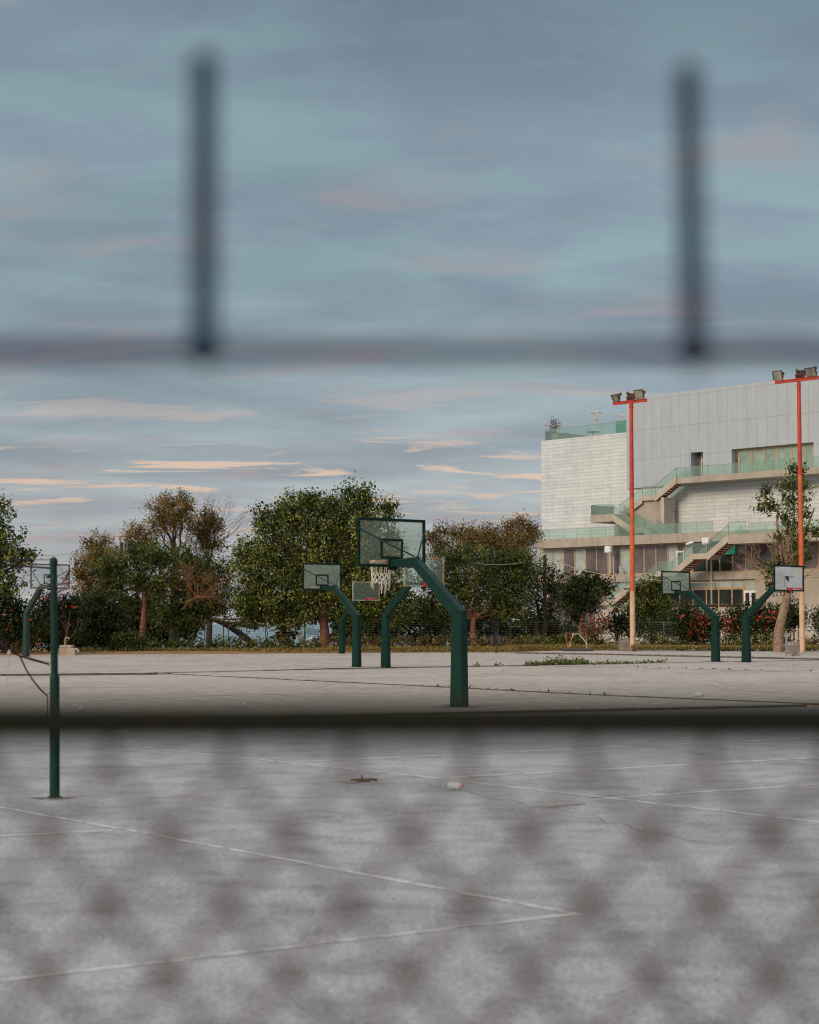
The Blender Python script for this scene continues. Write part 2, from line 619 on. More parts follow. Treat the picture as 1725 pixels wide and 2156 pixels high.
M['green_glass'] = paint('window with green blind', (.26, .38, .31), (.18, .26, .23), 0.2, 0.8, 0.4, 0.65)
M['mauve_glass'] = paint('window with painted mauve reflection', (.135, .115, .12), (.075, .07, .078), 0.12, 0.5, 0.4, 0.65)  # purple-grey reflection painted into the glass colour
M['dark_glass'] = paint('dark window', (.012, .015, .016), (.026, .032, .028), 0.1, 0.4, 0.4, 0.6, spec=.22)
M['mullion'] = paint('bronze mullion', (.42, .30, .18), (.32, .22, .13), 0.5, 2)
M['white_frame'] = paint('white door frame', (.68, .70, .72), (.58, .60, .62), 0.5, 2)
M['lamp_pale'] = paint('pale terrace lamp', (.50, .44, .38), (.42, .37, .33), 0.6, 2)
M['box_grey'] = paint('mauve grey cabinet', (.22, .18, .17), (.14, .11, .10), 0.7, 2.5)
M['basin'] = stained_concrete('drip stained concrete block', (.36, .29, .22), (.10, .075, .055), 0.85)
M['rust_frame'] = peeling('orange paint and rust', (.42, .14, .04), (.20, .08, .04), 6, 0.45, 0.55, 0.8)
M['tarp_white'] = paint('white plastic', (.55, .55, .50), (.40, .40, .37), 0.6, 3)
M['tarp_blue'] = paint('blue grey awning', (.12, .19, .23), (.08, .13, .17), 0.7, 3)
M['shed'] = paint('rusty brown sheet', (.19, .085, .050), (.12, .055, .035), 0.8, 2)
M['car_white'] = paint('white car paint', (.66, .69, .70), (.60, .63, .64), 0.25, 1)
M['car_glass'] = paint('dark car glass', (.03, .04, .045), (.02, .03, .03), 0.08, 1)
M['rubber'] = paint('tyre rubber', (.02, .02, .02), (.03, .03, .03), 0.9, 5)
M['bottle'] = see_through('clear plastic bottle', (.92, .96, .98), (.80, .84, .86), 0.80)
M['cap_red'] = paint('red bottle cap', (.62, .02, .035), (.5, .02, .03), 0.4, 5)
M['fence_paint'] = paint('dark green fence paint', (.010, .013, .008), (.013, .012, .007), 0.8, 30, spec=.06)
M['fence_brown'] = paint('dark fence rod', (.008, .028, .052), (.022, .022, .045), 0.7, 12, spec=.1)
M['fence_violet'] = paint('violet grey fence rod', (.030, .030, .075), (.050, .034, .060), 0.7, 12, spec=.15)
M['wire'] = paint('plastic coated fence wire', (.050, .026, .018), (.034, .020, .014), 0.6, 40)
M['far_green'] = paint('faded green fence post', (.055, .17, .11), (.07, .13, .08), 0.6, 3)
M['cable'] = paint('pale cable', (.36, .31, .24), (.28, .24, .2), 0.7, 1)
M['feather'] = paint('grey brown feathers', (.16, .12, .10), (.08, .065, .06), 0.9, 20)
M['feather_dark'] = paint('black wing feathers', (.012, .012, .014), (.02, .018, .018), 0.8, 20)
M['dirt'] = paint('brown debris', (.055, .040, .020), (.10, .06, .03), 0.9, 15)
M['pot'] = paint('grey planter', (.30, .29, .27), (.24, .23, .22), 0.8, 2)


def sea_mat():
    m, n, l, p = new_mat('calm sea')
    v = obj_coord(n, l, 1.0, 'Object', (0.02, 0.15, 1))
    f = noise(n, l, v, 3.0, 5)
    l.new(ramp_node(n, l, f, [(0.3, (.10, .16, .19)), (0.7, (.15, .22, .25))]), p.inputs['Base Color'])
    p.inputs['Roughness'].default_value = 0.35
    return m


M['sea'] = sea_mat()

# ------------------------------------------------------------------ ground, courts, sea


def struct(o, label=None):
    o['kind'] = 'structure'
    return o


g = MB()
g.poly([(-600, -60, -0.35), (600, -60, -0.35), (600, 420, -0.35), (40, 420, -0.35), (4, 150, -0.35), (-600, 150, -0.35)])
struct(g.build('ground', M['earth'], origin=(0, 0, 0)))
g = MB()
g.poly([(-9000, 100, -1.2), (9000, 100, -1.2), (9000, 14000, -1.2), (-9000, 14000, -1.2)])
struct(g.build('sea', M['sea'], origin=(0, 0, 0)))

Z1, Z2, Z3, Z4, ZP = 0.06, 0.095, 0.112, 0.135, 0.22


def slab(name, pts, z, bottom=-0.4, mat=None):
    mb = MB()
    P = [Vector((p.x, p.y, bottom)) for p in pts]
    mb.prism(P, (0, 0, z - bottom))
    return struct(mb.build(name, mat or M['ground_c'], origin=(0, 0, 0), bevel=0.008))


far_edge = [gp(2400, 1366, Z4), gp(1085, 1370.5, Z4), gp(842, 1374.5, Z4), gp(0, 1379.5, Z4), gp(-700, 1383, Z4)]
slab('court_slab', [Vector((-30, -5, 0)), Vector((30, -5, 0)), Vector((30, 60, 0)), Vector((-30, 60, 0))], 0.0, mat=M['ground_n'])
slab('court_slab', [gp(-700, 1533, Z1), gp(300, 1512, Z1), gp(2500, 1464.5, Z1)] + [p for p in [gp(2400, 1390, Z1), gp(-700, 1400, Z1)]], Z1)
slab('court_slab', [gp(352, 1417, Z2), gp(842, 1440, Z2), gp(1282, 1462, Z2), gp(2300, 1502, Z2), gp(2400, 1385, Z2), gp(700, 1396, Z2)], Z2)
slab('court_slab', [gp(1052, 1399.5, Z3), gp(1316, 1405, Z3), gp(1725, 1415, Z3), gp(2300, 1429, Z3), gp(2400, 1380, Z3)], Z3)
slab('court_slab', [gp(-700, 1424, Z4), gp(0, 1418.5, Z4), gp(312, 1416, Z4), gp(732, 1406, Z4), gp(1100, 1400, Z4), gp(1490, 1393, Z4), gp(2300, 1381, Z4)] + far_edge, Z4)
slab('lamp_platform', [gp(1085, 1372.5, ZP), gp(1316, 1376.5, ZP), gp(1725, 1385.5, ZP), gp(2300, 1398, ZP), gp(2300, 1358, ZP), gp(1725, 1361, ZP), gp(1320, 1366, ZP)], ZP)


def slab_edge_shade(pxs, z, zlow, seed):
    # dark strip painting shade onto a slab's lit vertical edge, 3 mm proud of the concrete, ragged along its top
    rng = random.Random(seed)
    P = [gp(x, y, z) for x, y in pxs]
    mb = MB()
    for a, b in zip(P[:-1], P[1:]):
        n = max(2, int((b - a).length / .5))
        d = (b - a).normalized()
        nr = Vector((d.y, -d.x, 0)) * .011
        for k in range(n):
            p, q = a.lerp(b, k / n), a.lerp(b, (k + 1) / n)
            t = z - rng.uniform(.004, .012)
            mb.poly([(p + nr).to_tuple()[:2] + (zlow - .01,), (q + nr).to_tuple()[:2] + (zlow - .01,), (q + nr).to_tuple()[:2] + (t,), (p + nr).to_tuple()[:2] + (t,)])
        # dark band along its foot, widening the painted shade line
        w = .05
        nb = Vector((d.y, -d.x, 0))
        mb.poly([((a + nb * w).x, (a + nb * w).y, zlow + .003), ((b + nb * w).x, (b + nb * w).y, zlow + .003), ((b + nr).x, (b + nr).y, zlow + .006), ((a + nr).x, (a + nr).y, zlow + .006)])
    struct(mb.build('slab_edge_shade', M['edge_shade_crack_dirt'], origin=(0, 0, 0)))


M['edge_shade_crack_dirt'] = paint('painted slab edge shade and crack dirt', (.075, .060, .050), (.15, .13, .115), 0.95, 3.0, 0.4, 0.65)  # dark tone for painted riser shade, also the dirt in cracks
slab_edge_shade([(-700, 1533), (300, 1512), (2500, 1464.5)], Z1, 0.0, 1)
slab_edge_shade([(352, 1417), (842, 1440), (1282, 1462), (2300, 1502)], Z2, Z1, 2)
slab_edge_shade([(1052, 1399.5), (1316, 1405), (1725, 1415), (2300, 1429)], Z3, Z2, 3)
slab_edge_shade([(-700, 1424), (0, 1418.5), (312, 1416), (352, 1415)], Z4, Z1, 4)
slab_edge_shade([(352, 1415), (732, 1406), (1100, 1400)], Z4, Z2, 5)
slab_edge_shade([(1100, 1400), (1490, 1393), (2300, 1381)], Z4, Z3, 6)
slab_edge_shade([(1085, 1372.5), (1316, 1376.5), (1725, 1385.5), (2300, 1398)], ZP, Z4, 7)


def line_strip(pts, w, z, mat, name='court_line'):
    mb = MB()
    for a, b in zip(pts[:-1], pts[1:]):
        d = (b - a)
        d.z = 0
        d.normalize()
        nrm = Vector((-d.y, d.x, 0)) * (w / 2)
        e = d * (w * 0.25)
        q = [a - nrm - e, b - nrm + e, b + nrm + e, a + nrm - e]
        mb.poly([(p.x, p.y, z) for p in q])
    o = mb.build(name, mat, origin=(0, 0, 0))
    return struct(o)


def px_line(pxs, w, z, mat):
    line_strip([gp(x, y, z) for x, y in pxs], w, z + 0.004, mat)


WL, YL = M['white_line'], M['yellow_line']
px_line([(-300, 1646), (0, 1700), (290, 1752), (1217, 1926)], 0.034, 0.0, WL)
line_strip([gp(-300, 2101, 0), gp(1212, 1925, 0)], 0.034, 0.0042, WL)
line_strip([gp(-200, 1771, 0), gp(238, 1749, 0)], 0.045, 0.0042, WL)
px_line([(215, 1565.5), (842, 1630), (1282, 1680.5), (2000, 1763)], 0.05, 0.0, WL)
line_strip([gp(625, 1604.5, 0), gp(1900, 1546, 0)], 0.062, 0.0042, WL)
line_strip([gp(950, 1637.5, 0), gp(1900, 1586, 0)], 0.062, 0.0042, WL)
line_strip([gp(1277, 1681, 0), gp(1900, 1640.5, 0)], 0.062, 0.0042, WL)


def px_circle(px, py, r, z, mat, w=0.06, a0=0, a1=360):
    c = gp(px, py, z)
    pts = [c + Vector((r * math.cos(R(t)), r * math.sin(R(t)), 0)) for t in range(a0, a1 + 1, 8)]
    line_strip(pts, w, z + 0.004, mat)


px_circle(338, 1481.5, 1.8, Z1, WL, 0.07)
px_circle(1643, 1441, 1.8, Z2, WL, 0.07)
px_circle(416, 1398, 1.8, Z4, WL, 0.08)
for pts, z in (([(417, 1465), (640, 1491)], Z1), ([(420, 1464.6), (760, 1459)], Z1), ([(55, 1448), (465, 1446)], Z1), ([(60, 1449), (140, 1452)], Z1),
               ([(-100, 1484), (140, 1501), (420, 1503)], Z1), ([(1267, 1422), (1482, 1421)], Z2), ([(1625, 1434), (1760, 1440)], Z2),
               ([(1533, 1453), (1760, 1464)], Z2), ([(640, 1431), (900, 1427)], Z2), ([(1010, 1473), (1240, 1467)], Z1), ([(280, 1390), (430, 1388)], Z4),
               ([(455, 1394), (560, 1400)], Z4), ([(1120, 1385), (1220, 1384)], Z4)):
    line_strip([gp(x, y, z) for x, y in pts], 0.10, z + 0.0045, YL)

# ------------------------------------------------------------------ leaves, branches, trees


def leaf_object(name, cen, size, mat, parent=None, seed=0, up=0.35, aspect=0.55, tint=None, stretch=None, origin=None):
    """many small kite-shaped leaves, one mesh"""
    rg = np.random.default_rng(seed)
    n = len(cen)
    cen = np.asarray(cen, float)
    off = wloc(parent) if parent is not None else Vector(origin if origin is not None else (float(cen[:, 0].mean()), float(cen[:, 1].mean()), float(cen[:, 2].min())))
    d = rg.normal(size=(n, 3))
    d[:, 2] += rg.normal(0, 0.3, n) - 0.25
    d /= np.linalg.norm(d, axis=1)[:, None]
    nr = rg.normal(size=(n, 3))
    nr[:, 2] += up * 3
    s = np.cross(d, nr)
    s /= np.linalg.norm(s, axis=1)[:, None] + 1e-9
    nn = np.cross(s, d)
    L = (np.asarray(size) * rg.uniform(0.6, 1.3, n))[:, None]
    W = L * aspect
    c = cen - np.array(off)
    fold = nn * (L * 0.14)
    v = np.stack([c - d * L * 0.5, c - s * W * 0.5 + fold, c + d * L * 0.5, c + s * W * 0.5 + fold], axis=1).reshape(-1, 3)
    me = bpy.data.meshes.new(name)
    me.vertices.add(4 * n)
    me.vertices.foreach_set('co', v.astype(np.float32).ravel())
    me.loops.add(4 * n)
    me.loops.foreach_set('vertex_index', np.arange(4 * n, dtype=np.int32))
    me.polygons.add(n)
    me.polygons.foreach_set('loop_start', np.arange(0, 4 * n, 4, dtype=np.int32))
    at_ = me.attributes.new('tint', 'FLOAT', 'FACE')
    t = rg.beta(2.0, 2.0, n) if tint is None else np.clip(tint + rg.normal(0, 0.16, n), 0, 1)
    at_.data.foreach_set('value', t.astype(np.float32))
    me.update(calc_edges=True)
    me.validate()
    me.materials.append(mat)
    o = bpy.data.objects.new(name, me)
    COL.objects.link(o)
    if parent is not None:
        o.parent = parent
        WORLD_LOC[o.name] = wloc(parent)
    else:
        o.location = off
        WORLD_LOC[o.name] = off
    return o


def lobes_to_leaves(lobes, Y, count, clump, per, rg, shell=0.45, depth=1.0, flat=0.8):
    """lobes: (px, py, rx, ry[, weight]) in photo units at distance Y -> leaf centres and tints"""
    k = Y / FPX
    w = np.array([l[2] * l[3] * (l[4] if len(l) > 4 else 1.0) for l in lobes], float)
    w /= w.sum()
    cs, ts = [], []
    for l, ww in zip(lobes, w):
        c = at(l[0], l[1], Y)
        ncl = max(3, int(count * ww / per))
        dr = rg.normal(size=(ncl, 3))
        dr /= np.linalg.norm(dr, axis=1)[:, None]
        rad = shell + (1.08 - shell) * rg.random(ncl) ** 0.6
        rad *= 1 + 0.16 * np.sin(dr[:, 0] * 5 + l[0]) * np.cos(dr[:, 2] * 4 + l[1])
        sc = np.array([l[2] * k, l[2] * k * depth, l[3] * k])
        cc = np.array(c) + dr * rad[:, None] * sc
        tt = np.clip(rg.normal(.42, .26, ncl), 0, 1)
        m = rg.poisson(per, ncl)
        idx = np.repeat(np.arange(ncl), m)
        g_ = rg.normal(size=(len(idx), 3)) * clump * .8
        g_[:, 2] *= flat
        # each clump is a sprig growing outwards and a little up
        out_ = dr * .8 + rg.normal(size=dr.shape) * .45 + np.array([0, 0, .45])
        out_ /= np.linalg.norm(out_, axis=1)[:, None]
        g_ += out_[idx] * (rg.uniform(-.6, 1.7, len(idx)) * clump * 1.25)[:, None]
        cs.append(cc[idx] + g_)
        ts.append(tt[idx])
    return np.concatenate(cs), np.concatenate(ts)


def limb(mb, p0, p1, r0, r1, rng, wob=0.08, seg=6, n=7):
    p0, p1 = Vector(p0), Vector(p1)
    L = (p1 - p0).length
    pts, rs = [], []
    for i in range(seg + 1):
        t = i / seg
        j = Vector((rng.uniform(-1, 1), rng.uniform(-1, 1), rng.uniform(-.5, .5))) * (wob * L * math.sin(math.pi * t) * 0.6)
        pts.append(p0.lerp(p1, t) + j)
        rs.append(r0 + (r1 - r0) * t)
    mb.path(pts, rs, n)
    return pts


def twiggy(mb, p, d, L, r, depth, rng, spread=0.5, n=4, droop=0.0, kids=(2, 3)):
    """bare branching"""
    d = Vector(d).normalized()
    pts = [Vector(p)]
    q = Vector(p)
    dd = d.copy()
    for i in range(3):
        dd = (dd + Vector((rng.gauss(0, .12), rng.gauss(0, .12), rng.gauss(0, .1) - droop))).normalized()
        q = q + dd * (L / 3)
        pts.append(q.copy())
    mb.path(pts, [r, r * .85, r * .72, r * .55], n)
    if depth <= 0:
        return
    for i in range(rng.randint(*kids)):
        nd = (dd + Vector((rng.gauss(0, spread), rng.gauss(0, spread), rng.gauss(0.05, spread * .8)))).normalized()
        base = pts[rng.choice((2, 3, 3))]
        twiggy(mb, base, nd, L * rng.uniform(.6, .85), r * .55, depth - 1, rng, spread, n, droop, kids)


def tree(name, label, cat, Y, base, lobes, count, leaf, mat, bark, r0, seed, clump=0.30, per=16, fork=None, group=None,
         shell=0.45, depth=1.0, trunk_px=None, aspect=0.55, zb=0.1, limbs=True, extra=None, fill=.72, thin=1.0, inner=.25, squeeze=1.0):
    lobes = [(l[0], l[1], l[2] * squeeze, l[3] * squeeze) + tuple(l[4:]) for l in lobes]
    rg = np.random.default_rng(seed)
    rng = random.Random(seed)
    b = at(base[0], base[1], Y)
    b.z = zb
    t = thing(name, label, cat, b, group=group)
    cs, ts = lobes_to_leaves(lobes, Y, count, clump, per, rg, shell, depth)
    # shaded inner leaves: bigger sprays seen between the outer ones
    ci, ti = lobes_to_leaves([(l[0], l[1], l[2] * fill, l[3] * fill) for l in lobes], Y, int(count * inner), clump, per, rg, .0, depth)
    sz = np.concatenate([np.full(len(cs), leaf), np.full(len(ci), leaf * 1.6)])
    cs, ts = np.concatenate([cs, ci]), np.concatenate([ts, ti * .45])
    keep = cs[:, 2] > zb + 0.05
    cs, ts = cs[keep], ts[keep]
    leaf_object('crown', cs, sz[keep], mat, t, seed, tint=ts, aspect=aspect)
    mb = MB()
    f = at(fork[0], fork[1], Y) if fork else b + Vector((0, 0, 1.5))
    if trunk_px:
        pts = [b] + [at(x, y, Y) for x, y in trunk_px] + [f]
    else:
        pts = [b, b.lerp(f, .35) + Vector((rng.uniform(-.1, .1), 0, 0)), b.lerp(f, .7) + Vector((rng.uniform(-.12, .12), 0, 0)), f]
    mb.path([pts[0] - Vector((0, 0, 0.35))] + pts, [r0 * 1.35] + [r0 * (1.12 - 0.4 * i / (len(pts) - 1)) for i in range(len(pts))], 9)
    mb.build('trunk', bark, t, smooth=True)
    if limbs:
        mb = MB()
        for l in lobes:
            c = at(l[0], l[1], Y)
            p = limb(mb, f - Vector((0, 0, .1)), c, r0 * .42 * thin, r0 * .12 * thin, rng)
            for q in range(4):
                a = p[rng.randint(3, 6)]
                k = Y / FPX
                e = c + Vector((rng.uniform(-.9, .9) * l[2] * k, rng.uniform(-.7, .7) * l[2] * k, rng.uniform(-.4, .95) * l[3] * k))
                limb(mb, a, e, r0 * .14, r0 * .04, rng, seg=4, n=5)
        mb.build('limbs', bark, t, smooth=True)
    if extra:
        extra(t, rng)
    return t


# ------------------------------------------------------------------ basketball stands
PHI = R(37)


def make_stand(base, away, label, frame, glass, rim, net=False, scale=1.0, pole_mat=None, rot=0.0, broken=False, sticker=False, phi=None):
    pm = pole_mat or M['green_paint']
    ang = (PHI if away else PHI + math.pi) + rot
    t = thing('basketball_stand', label, 'basketball hoop', base, ang, 'basketball stands on the concrete courts', scale)
    hb, ht = 0.092, 0.078

    def prof(pts, h0, h1, zz0=0.0, zz1=1.0):
        # outline in the vertical plane of the arm; half width goes from h0 (low) to h1 (high)
        mb = MB()
        n = len(pts)
        zs = [p[1] for p in pts]
        lo, hi = min(zs), max(zs)
        hw = [h0 + (h1 - h0) * (p[1] - lo) / (hi - lo) for p in pts]
        i = len(mb.v)
        mb.v += [(-hw[k], p[0], p[1]) for k, p in enumerate(pts)] + [(hw[k], p[0], p[1]) for k, p in enumerate(pts)]
        mb.f.append(tuple(range(n)))
        mb.f.append(tuple(n + k for k in reversed(range(n))))
        for k in range(n):
            k2 = (k + 1) % n
            mb.f.append((k, n + k, n + k2, k2))
        return mb
    prof([(-.195, -.05), (.185, -.05), (.145, 1.85), (-.155, 1.96)], .098, .084).build('pole', pm, t, True, bevel=.006)
    prof([(-.153, 1.963), (.147, 1.853), (1.50, 2.915), (1.43, 3.105)], .086, .078).build('arm', pm, t, True, bevel=.006)
    prof([(1.432, 3.107), (1.502, 2.913), (2.28, 2.935), (2.28, 3.08)], .078, .072).build('boom', pm, t, True, bevel=.005)
    MB().box(-.11, .11, 2.282, 2.31, 2.86, 3.12).build('mount_plate', M['green_frame'], t, True)
    MB().tube((0, 1.46, 3.10), (0, 1.46, 3.135), .075, .07, 12).build('strut_bracket', M['black_iron'], t, True)
    y0, y1 = 2.31, 2.355
    z0, z1, w = 2.92, 3.98, 0.91
    fr = .062
    mb = MB()
    mb.box(-w, w, y0, y1, z0, z0 + fr).box(-w, w, y0, y1, z1 - fr, z1)
    mb.box(-w, -w + fr, y0 + .001, y1 - .001, z0 + fr, z1 - fr).box(w - fr, w, y0 + .001, y1 - .001, z0 + fr, z1 - fr)
    mb.build('board_frame', frame, t, True, bevel=.004)
    yg = 2.332
    if broken:
        # sheet with a leaf-shaped hole smashed through it: ring of quads around the hole
        mb = MB()
        hole = [(.02, .33), (.10, .36), (.18, .44), (.21, .56), (.14, .57), (.04, .55), (-.02, .47), (-.01, .40)]
        W, H = w - fr, z1 - z0 - 2 * fr
        rect = []
        for hx, hz in hole:
            cx, cz = .09, .45
            dx, dz = hx - cx, hz - cz
            k = min((W - cx if dx > 0 else -W - cx) / dx if abs(dx) > 1e-6 else 9e9, (H - cz if dz > 0 else -cz) / dz if abs(dz) > 1e-6 else 9e9)
            rect.append((cx + dx * k, cz + dz * k))
        corners = [(W, H), (-W, H), (-W, 0), (W, 0)]
        n = len(hole)
        for k in range(n):
            a, b = hole[k], hole[(k + 1) % n]
            ra, rb = rect[k], rect[(k + 1) % n]
            mids = [c for c in corners if (ra[0] == c[0] or ra[1] == c[1] or abs(ra[0] - c[0]) < 1e-4 or abs(ra[1] - c[1]) < 1e-4)
                    and (abs(rb[0] - c[0]) < 1e-4 or abs(rb[1] - c[1]) < 1e-4)
                    and not (abs(ra[0] - rb[0]) < 1e-4 or abs(ra[1] - rb[1]) < 1e-4)]
            mb.poly([(p[0], yg, z0 + fr + p[1]) for p in [a, ra] + mids[:1] + [rb, b]])
        mb.build('backboard', glass, t, True)
    else:
        MB().box(-w + fr, w - fr, yg, yg + .012, z0 + fr, z1 - fr).build('backboard', glass, t, True)
    mb = MB()
    zi0, zi1, wi, f2 = 3.10, 3.54, .30, .055
    mb.box(-wi, wi, yg - .012, yg - .002, zi0, zi0 + f2).box(-wi, wi, yg - .012, yg - .002, zi1 - f2, zi1)
    mb.box(-wi, -wi + f2, yg - .011, yg - .003, zi0 + f2, zi1 - f2).box(wi - f2, wi, yg - .011, yg - .003, zi0 + f2, zi1 - f2)
    mb.build('target_square', frame if frame is not M['brown_frame'] else M['brown_frame'], t, True)
    for s in (-1, 1):
        mb = MB()
        mb.path([(s * .05, 1.46, 3.13), (s * .46, 1.885, 3.42), (s * (w - .03), y0 - .005, 3.73)], .017, 8)
        mb.ball((s * (w - .03), y0 - .01, 3.73), .032)
        mb.build('strut', M['green_paint'], t, True)
    zr = 3.05
    yr = y1 + .10
    if rim:
        mb = MB()
        mb.box(-.085, .085, y1 + .002, y1 + .03, zr - .12, zr + .02)
        mb.hexa([(-.07, y1 + .03, zr - .10), (.07, y1 + .03, zr - .10), (.06, y1 + .16, zr - .03), (-.06, y1 + .16, zr - .03),
                 (-.07, y1 + .03, zr + .01), (.07, y1 + .03, zr + .01), (.06, y1 + .16, zr + .005), (-.06, y1 + .16, zr + .005)])
        mb.build('rim_bracket', M['red_paint'], t, True)
        mb = MB()
        cy = y1 + .15 + .225
        ring = []
        for k in range(33):
            a = 2 * math.pi * k / 32
            dz = -0.05 * (math.sin(a) > .2) * (0 if net or away else 1)
            ring.append((.225 * math.cos(a), cy + .225 * math.sin(a), zr + dz * math.sin(a)))
        rr = .030 if net else .020
        mb.path(ring, rr, 8)
        ro = mb.build('rim', M['pink_rim'] if away else M['red_paint'], t, True, smooth=True)
        if net:
            rng = random.Random(5)
            mb = MB()
            K = 12
            pt = {}
            for row, (dz, rd) in enumerate(((0.0, .235), (-.24, .205), (-.32, .205), (-.38, .20), (-.44, .185))):
                for k in range(K):
                    a = 2 * math.pi * (k + (.5 if row >= 2 and row % 2 == 0 else 0)) / K
                    sag = -.05 * math.cos(a - 4.4) if row > 1 else 0
                    pt[row, k] = Vector((rd * math.cos(a), cy + rd * math.sin(a), zr + dz + sag + rng.uniform(-.012, .012)))
            th = .0095
            for k in range(K):
                mb.tube(pt[0, k], pt[1, k], th, n=5)
                mb.tube(pt[1, k], pt[2, k], th, n=5)
                mb.tube(pt[1, k], pt[2, (k - 1) % K], th, n=5)
                mb.tube(pt[2, k], pt[3, k], th, n=5)
                mb.tube(pt[2, k], pt[3, (k + 1) % K], th, n=5)
                mb.ball(pt[2, k], .014, 6, 4)
                mb.ball(pt[3, k], .014, 6, 4)
            for k in (1, 2, 3, 6, 7, 8, 9):
                mb.tube(pt[3, k], pt[4, k], th, n=5)
                mb.tube(pt[3, (k + 1) % K], pt[4, k], th, n=5)
            for k, l in ((1, .17), (4, .22), (6, .20), (8, .26), (9, .30), (11, .24)):
                p = pt[3, k]
                q = p + Vector((rng.uniform(-.03, .03), rng.uniform(-.03, .03), -l))
                o1 = Vector((.016, 0, 0))
                mb.path([p, p.lerp(q, .5) + o1, q, p.lerp(q, .5) - o1, p], th, 5)
            for k in range(0, K, 2):      # wraps of cord round the rim
                a = 2 * math.pi * k / K + .2
                mb.ball((.225 * math.cos(a), cy + .225 * math.sin(a), zr), .036, 7, 5)
            mb.build('net', M['net_cord'], t, True)
    if sticker:
        mb = MB()
        # small white arrow sticker on the face of the pole
        z = 1.62
        x0 = .094
        ar = [(-.05, .06), (-.03, .075), (.03, .02), (.05, .05), (.06, -.06), (-.05, -.05), (-.01, -.02), (-.06, .03)]
        yface = -.168
        mb.prism([(p[0] * .85, yface - .004 , z + p[1]) for p in ar], (0, .002, 0))
        mb.build('sticker', M['tarp_white'], t, True)
    return t


make_stand(gp(967, 1488, Z1), True, 'nearest basketball hoop, dark green bent pole with a torn white net', M['green_frame'], M['board_glass'], True, net=True)
make_stand(gp(751, 1404.5, Z4), True, 'green hoop with dusty clear board in front of the big tree, seen from behind', M['green_frame'], M['board_glass_dusty'], True, scale=1.0)
make_stand(gp(812.5, 1404.5, Z4), False, 'green hoop with rusty pale board and white sticker on its pole', M['rusty_frame'], M['board_glass'], True, scale=1.02, sticker=True)
make_stand(gp(1507, 1392.3, Z4), True, 'dark framed hoop with milky board left of the pair before the stairs', M['green_frame'], M['board_glass_dusty'], True, scale=1.0)
make_stand(gp(1572, 1394.5, Z3), False, 'hoop with white board smashed through by a dark leaf shaped hole', M['green_frame'], M['board_white'], True, broken=True, scale=1.03)
make_stand(gp(55, 1382.5, Z4), False, 'scuffed green hoop with brown framed board behind the volleyball post', M['brown_frame'], M['board_glass_clear'], False, scale=1.14, pole_mat=M['green_paint_b'])
make_stand(gp(720, 1376.2, Z4), False, 'farthest hoop, small rusty board in the shade of the big tree', M['rusty_frame'], M['board_glass'], True, scale=0.98)

# ------------------------------------------------------------------ volleyball post
vb = gp(115.5, 1680, 0)
vY = vb.y
t = thing('volleyball_post', 'dark green volleyball post with a domed cap and slack purple cords', 'net post', vb)
mb = MB()
mb.tube(vb, at(115.5, 1426, vY), .051, .049, 20)
mb.tube(at(115.5, 1426, vY), at(115.5, 1419, vY), .049, .037, 20)
mb.build('sleeve', M['green_paint'], t, smooth=False)
mb = MB()
mb.tube(at(115, 1424, vY), at(113, 1190, vY), .036, .036, 20)
c = at(113, 1190, vY)
mb.tube(c, c + Vector((0, 0, .045)), .040, .040, 20)
mb.ball(c + Vector((0, 0, .045)), .040, 16, 8)
mb.build('pole', M['green_paint'], t)
mb = MB()
mb.tube(vb + Vector((0, 0, .002)), vb + Vector((0, 0, .014)), .075, .072, 20)
mb.build('base_plate', M['green_frame'], t)
for py in (1213.5, 1254):
    mb = MB()
    p = at(101.5, py, vY)
    mb.tube(p, at(112, py, vY), .011, .011, 8)
    mb.ball(p, .024, 12, 8)
    mb.build('cord_knob', M['black_iron'], t)
mb = MB()
mb.path([at(114, 1231, vY), at(134, 1229, vY - .05), at(148, 1226, vY - .08)], [.012, .012, .014], 8)
mb.path([at(117, 1245, vY), at(124, 1245, vY - .04), at(146, 1228, vY - .08)], .007, 6)
mb.build('crank_arm', M['rope_faded'], t)
mb = MB()
mb.path([at(118, 1184, vY), at(128, 1196, vY - .03), at(139, 1215, vY - .06), at(147, 1226, vY - .08)], .0035, 5)
mb.build('crank_cable', M['rope_faded'], t)
for cx, cy, rr in ((105, 1398.5, .015), (102, 1464.5, .022)):
    mb = MB()
    c = at(cx, cy, vY)
    mb.path([c + Vector((rr * math.cos(a), 0, rr * math.sin(a))) for a in [2 * math.pi * k / 12 for k in range(13)]], .004, 5)
    mb.build('cord_ring', M['steel'], t)
# cords and the slack net, tied to the post and running out of sight to the left
mb = MB()
mb.path([at(110, 1196.5, vY), at(70, 1193.5, vY - .02), at(30, 1191, vY - .05), at(-120, 1184, vY - .2), at(-900, 1180, vY - .9)], [.011, .009, .009, .009, .009], 7)
mb.path([at(112, 1178, vY), at(75, 1178.6, vY), at(-120, 1181, vY - .2), at(-900, 1180.5, vY - .9)], .004, 5)
o = mb.build('net_cord', M['rope'])
tag(o, 'purple net cords stretched from the top of the volleyball post', 'cord')
t2 = thing('volleyball_net', 'dark slack volleyball net bundled and tied low to the green post', 'net', at(-40, 1400, vY))
mb = MB()
mb.path([at(-900, 1210, vY - .8), at(-300, 1270, vY - .3), at(-60, 1322, vY - .1), at(0, 1353, vY), at(16, 1368, vY), at(42, 1381, vY)], [.03, .032, .024, .018, .013, .009], 9)
mb.build('bundle', M['rope'], t2, smooth=True)
mb = MB()
mb.path([at(40, 1380.5, vY), at(70, 1389, vY), at(104, 1398.5, vY)], [.009, .013, .010], 7)
mb.build('upper_strap', M['rope'], t2)
mb = MB()
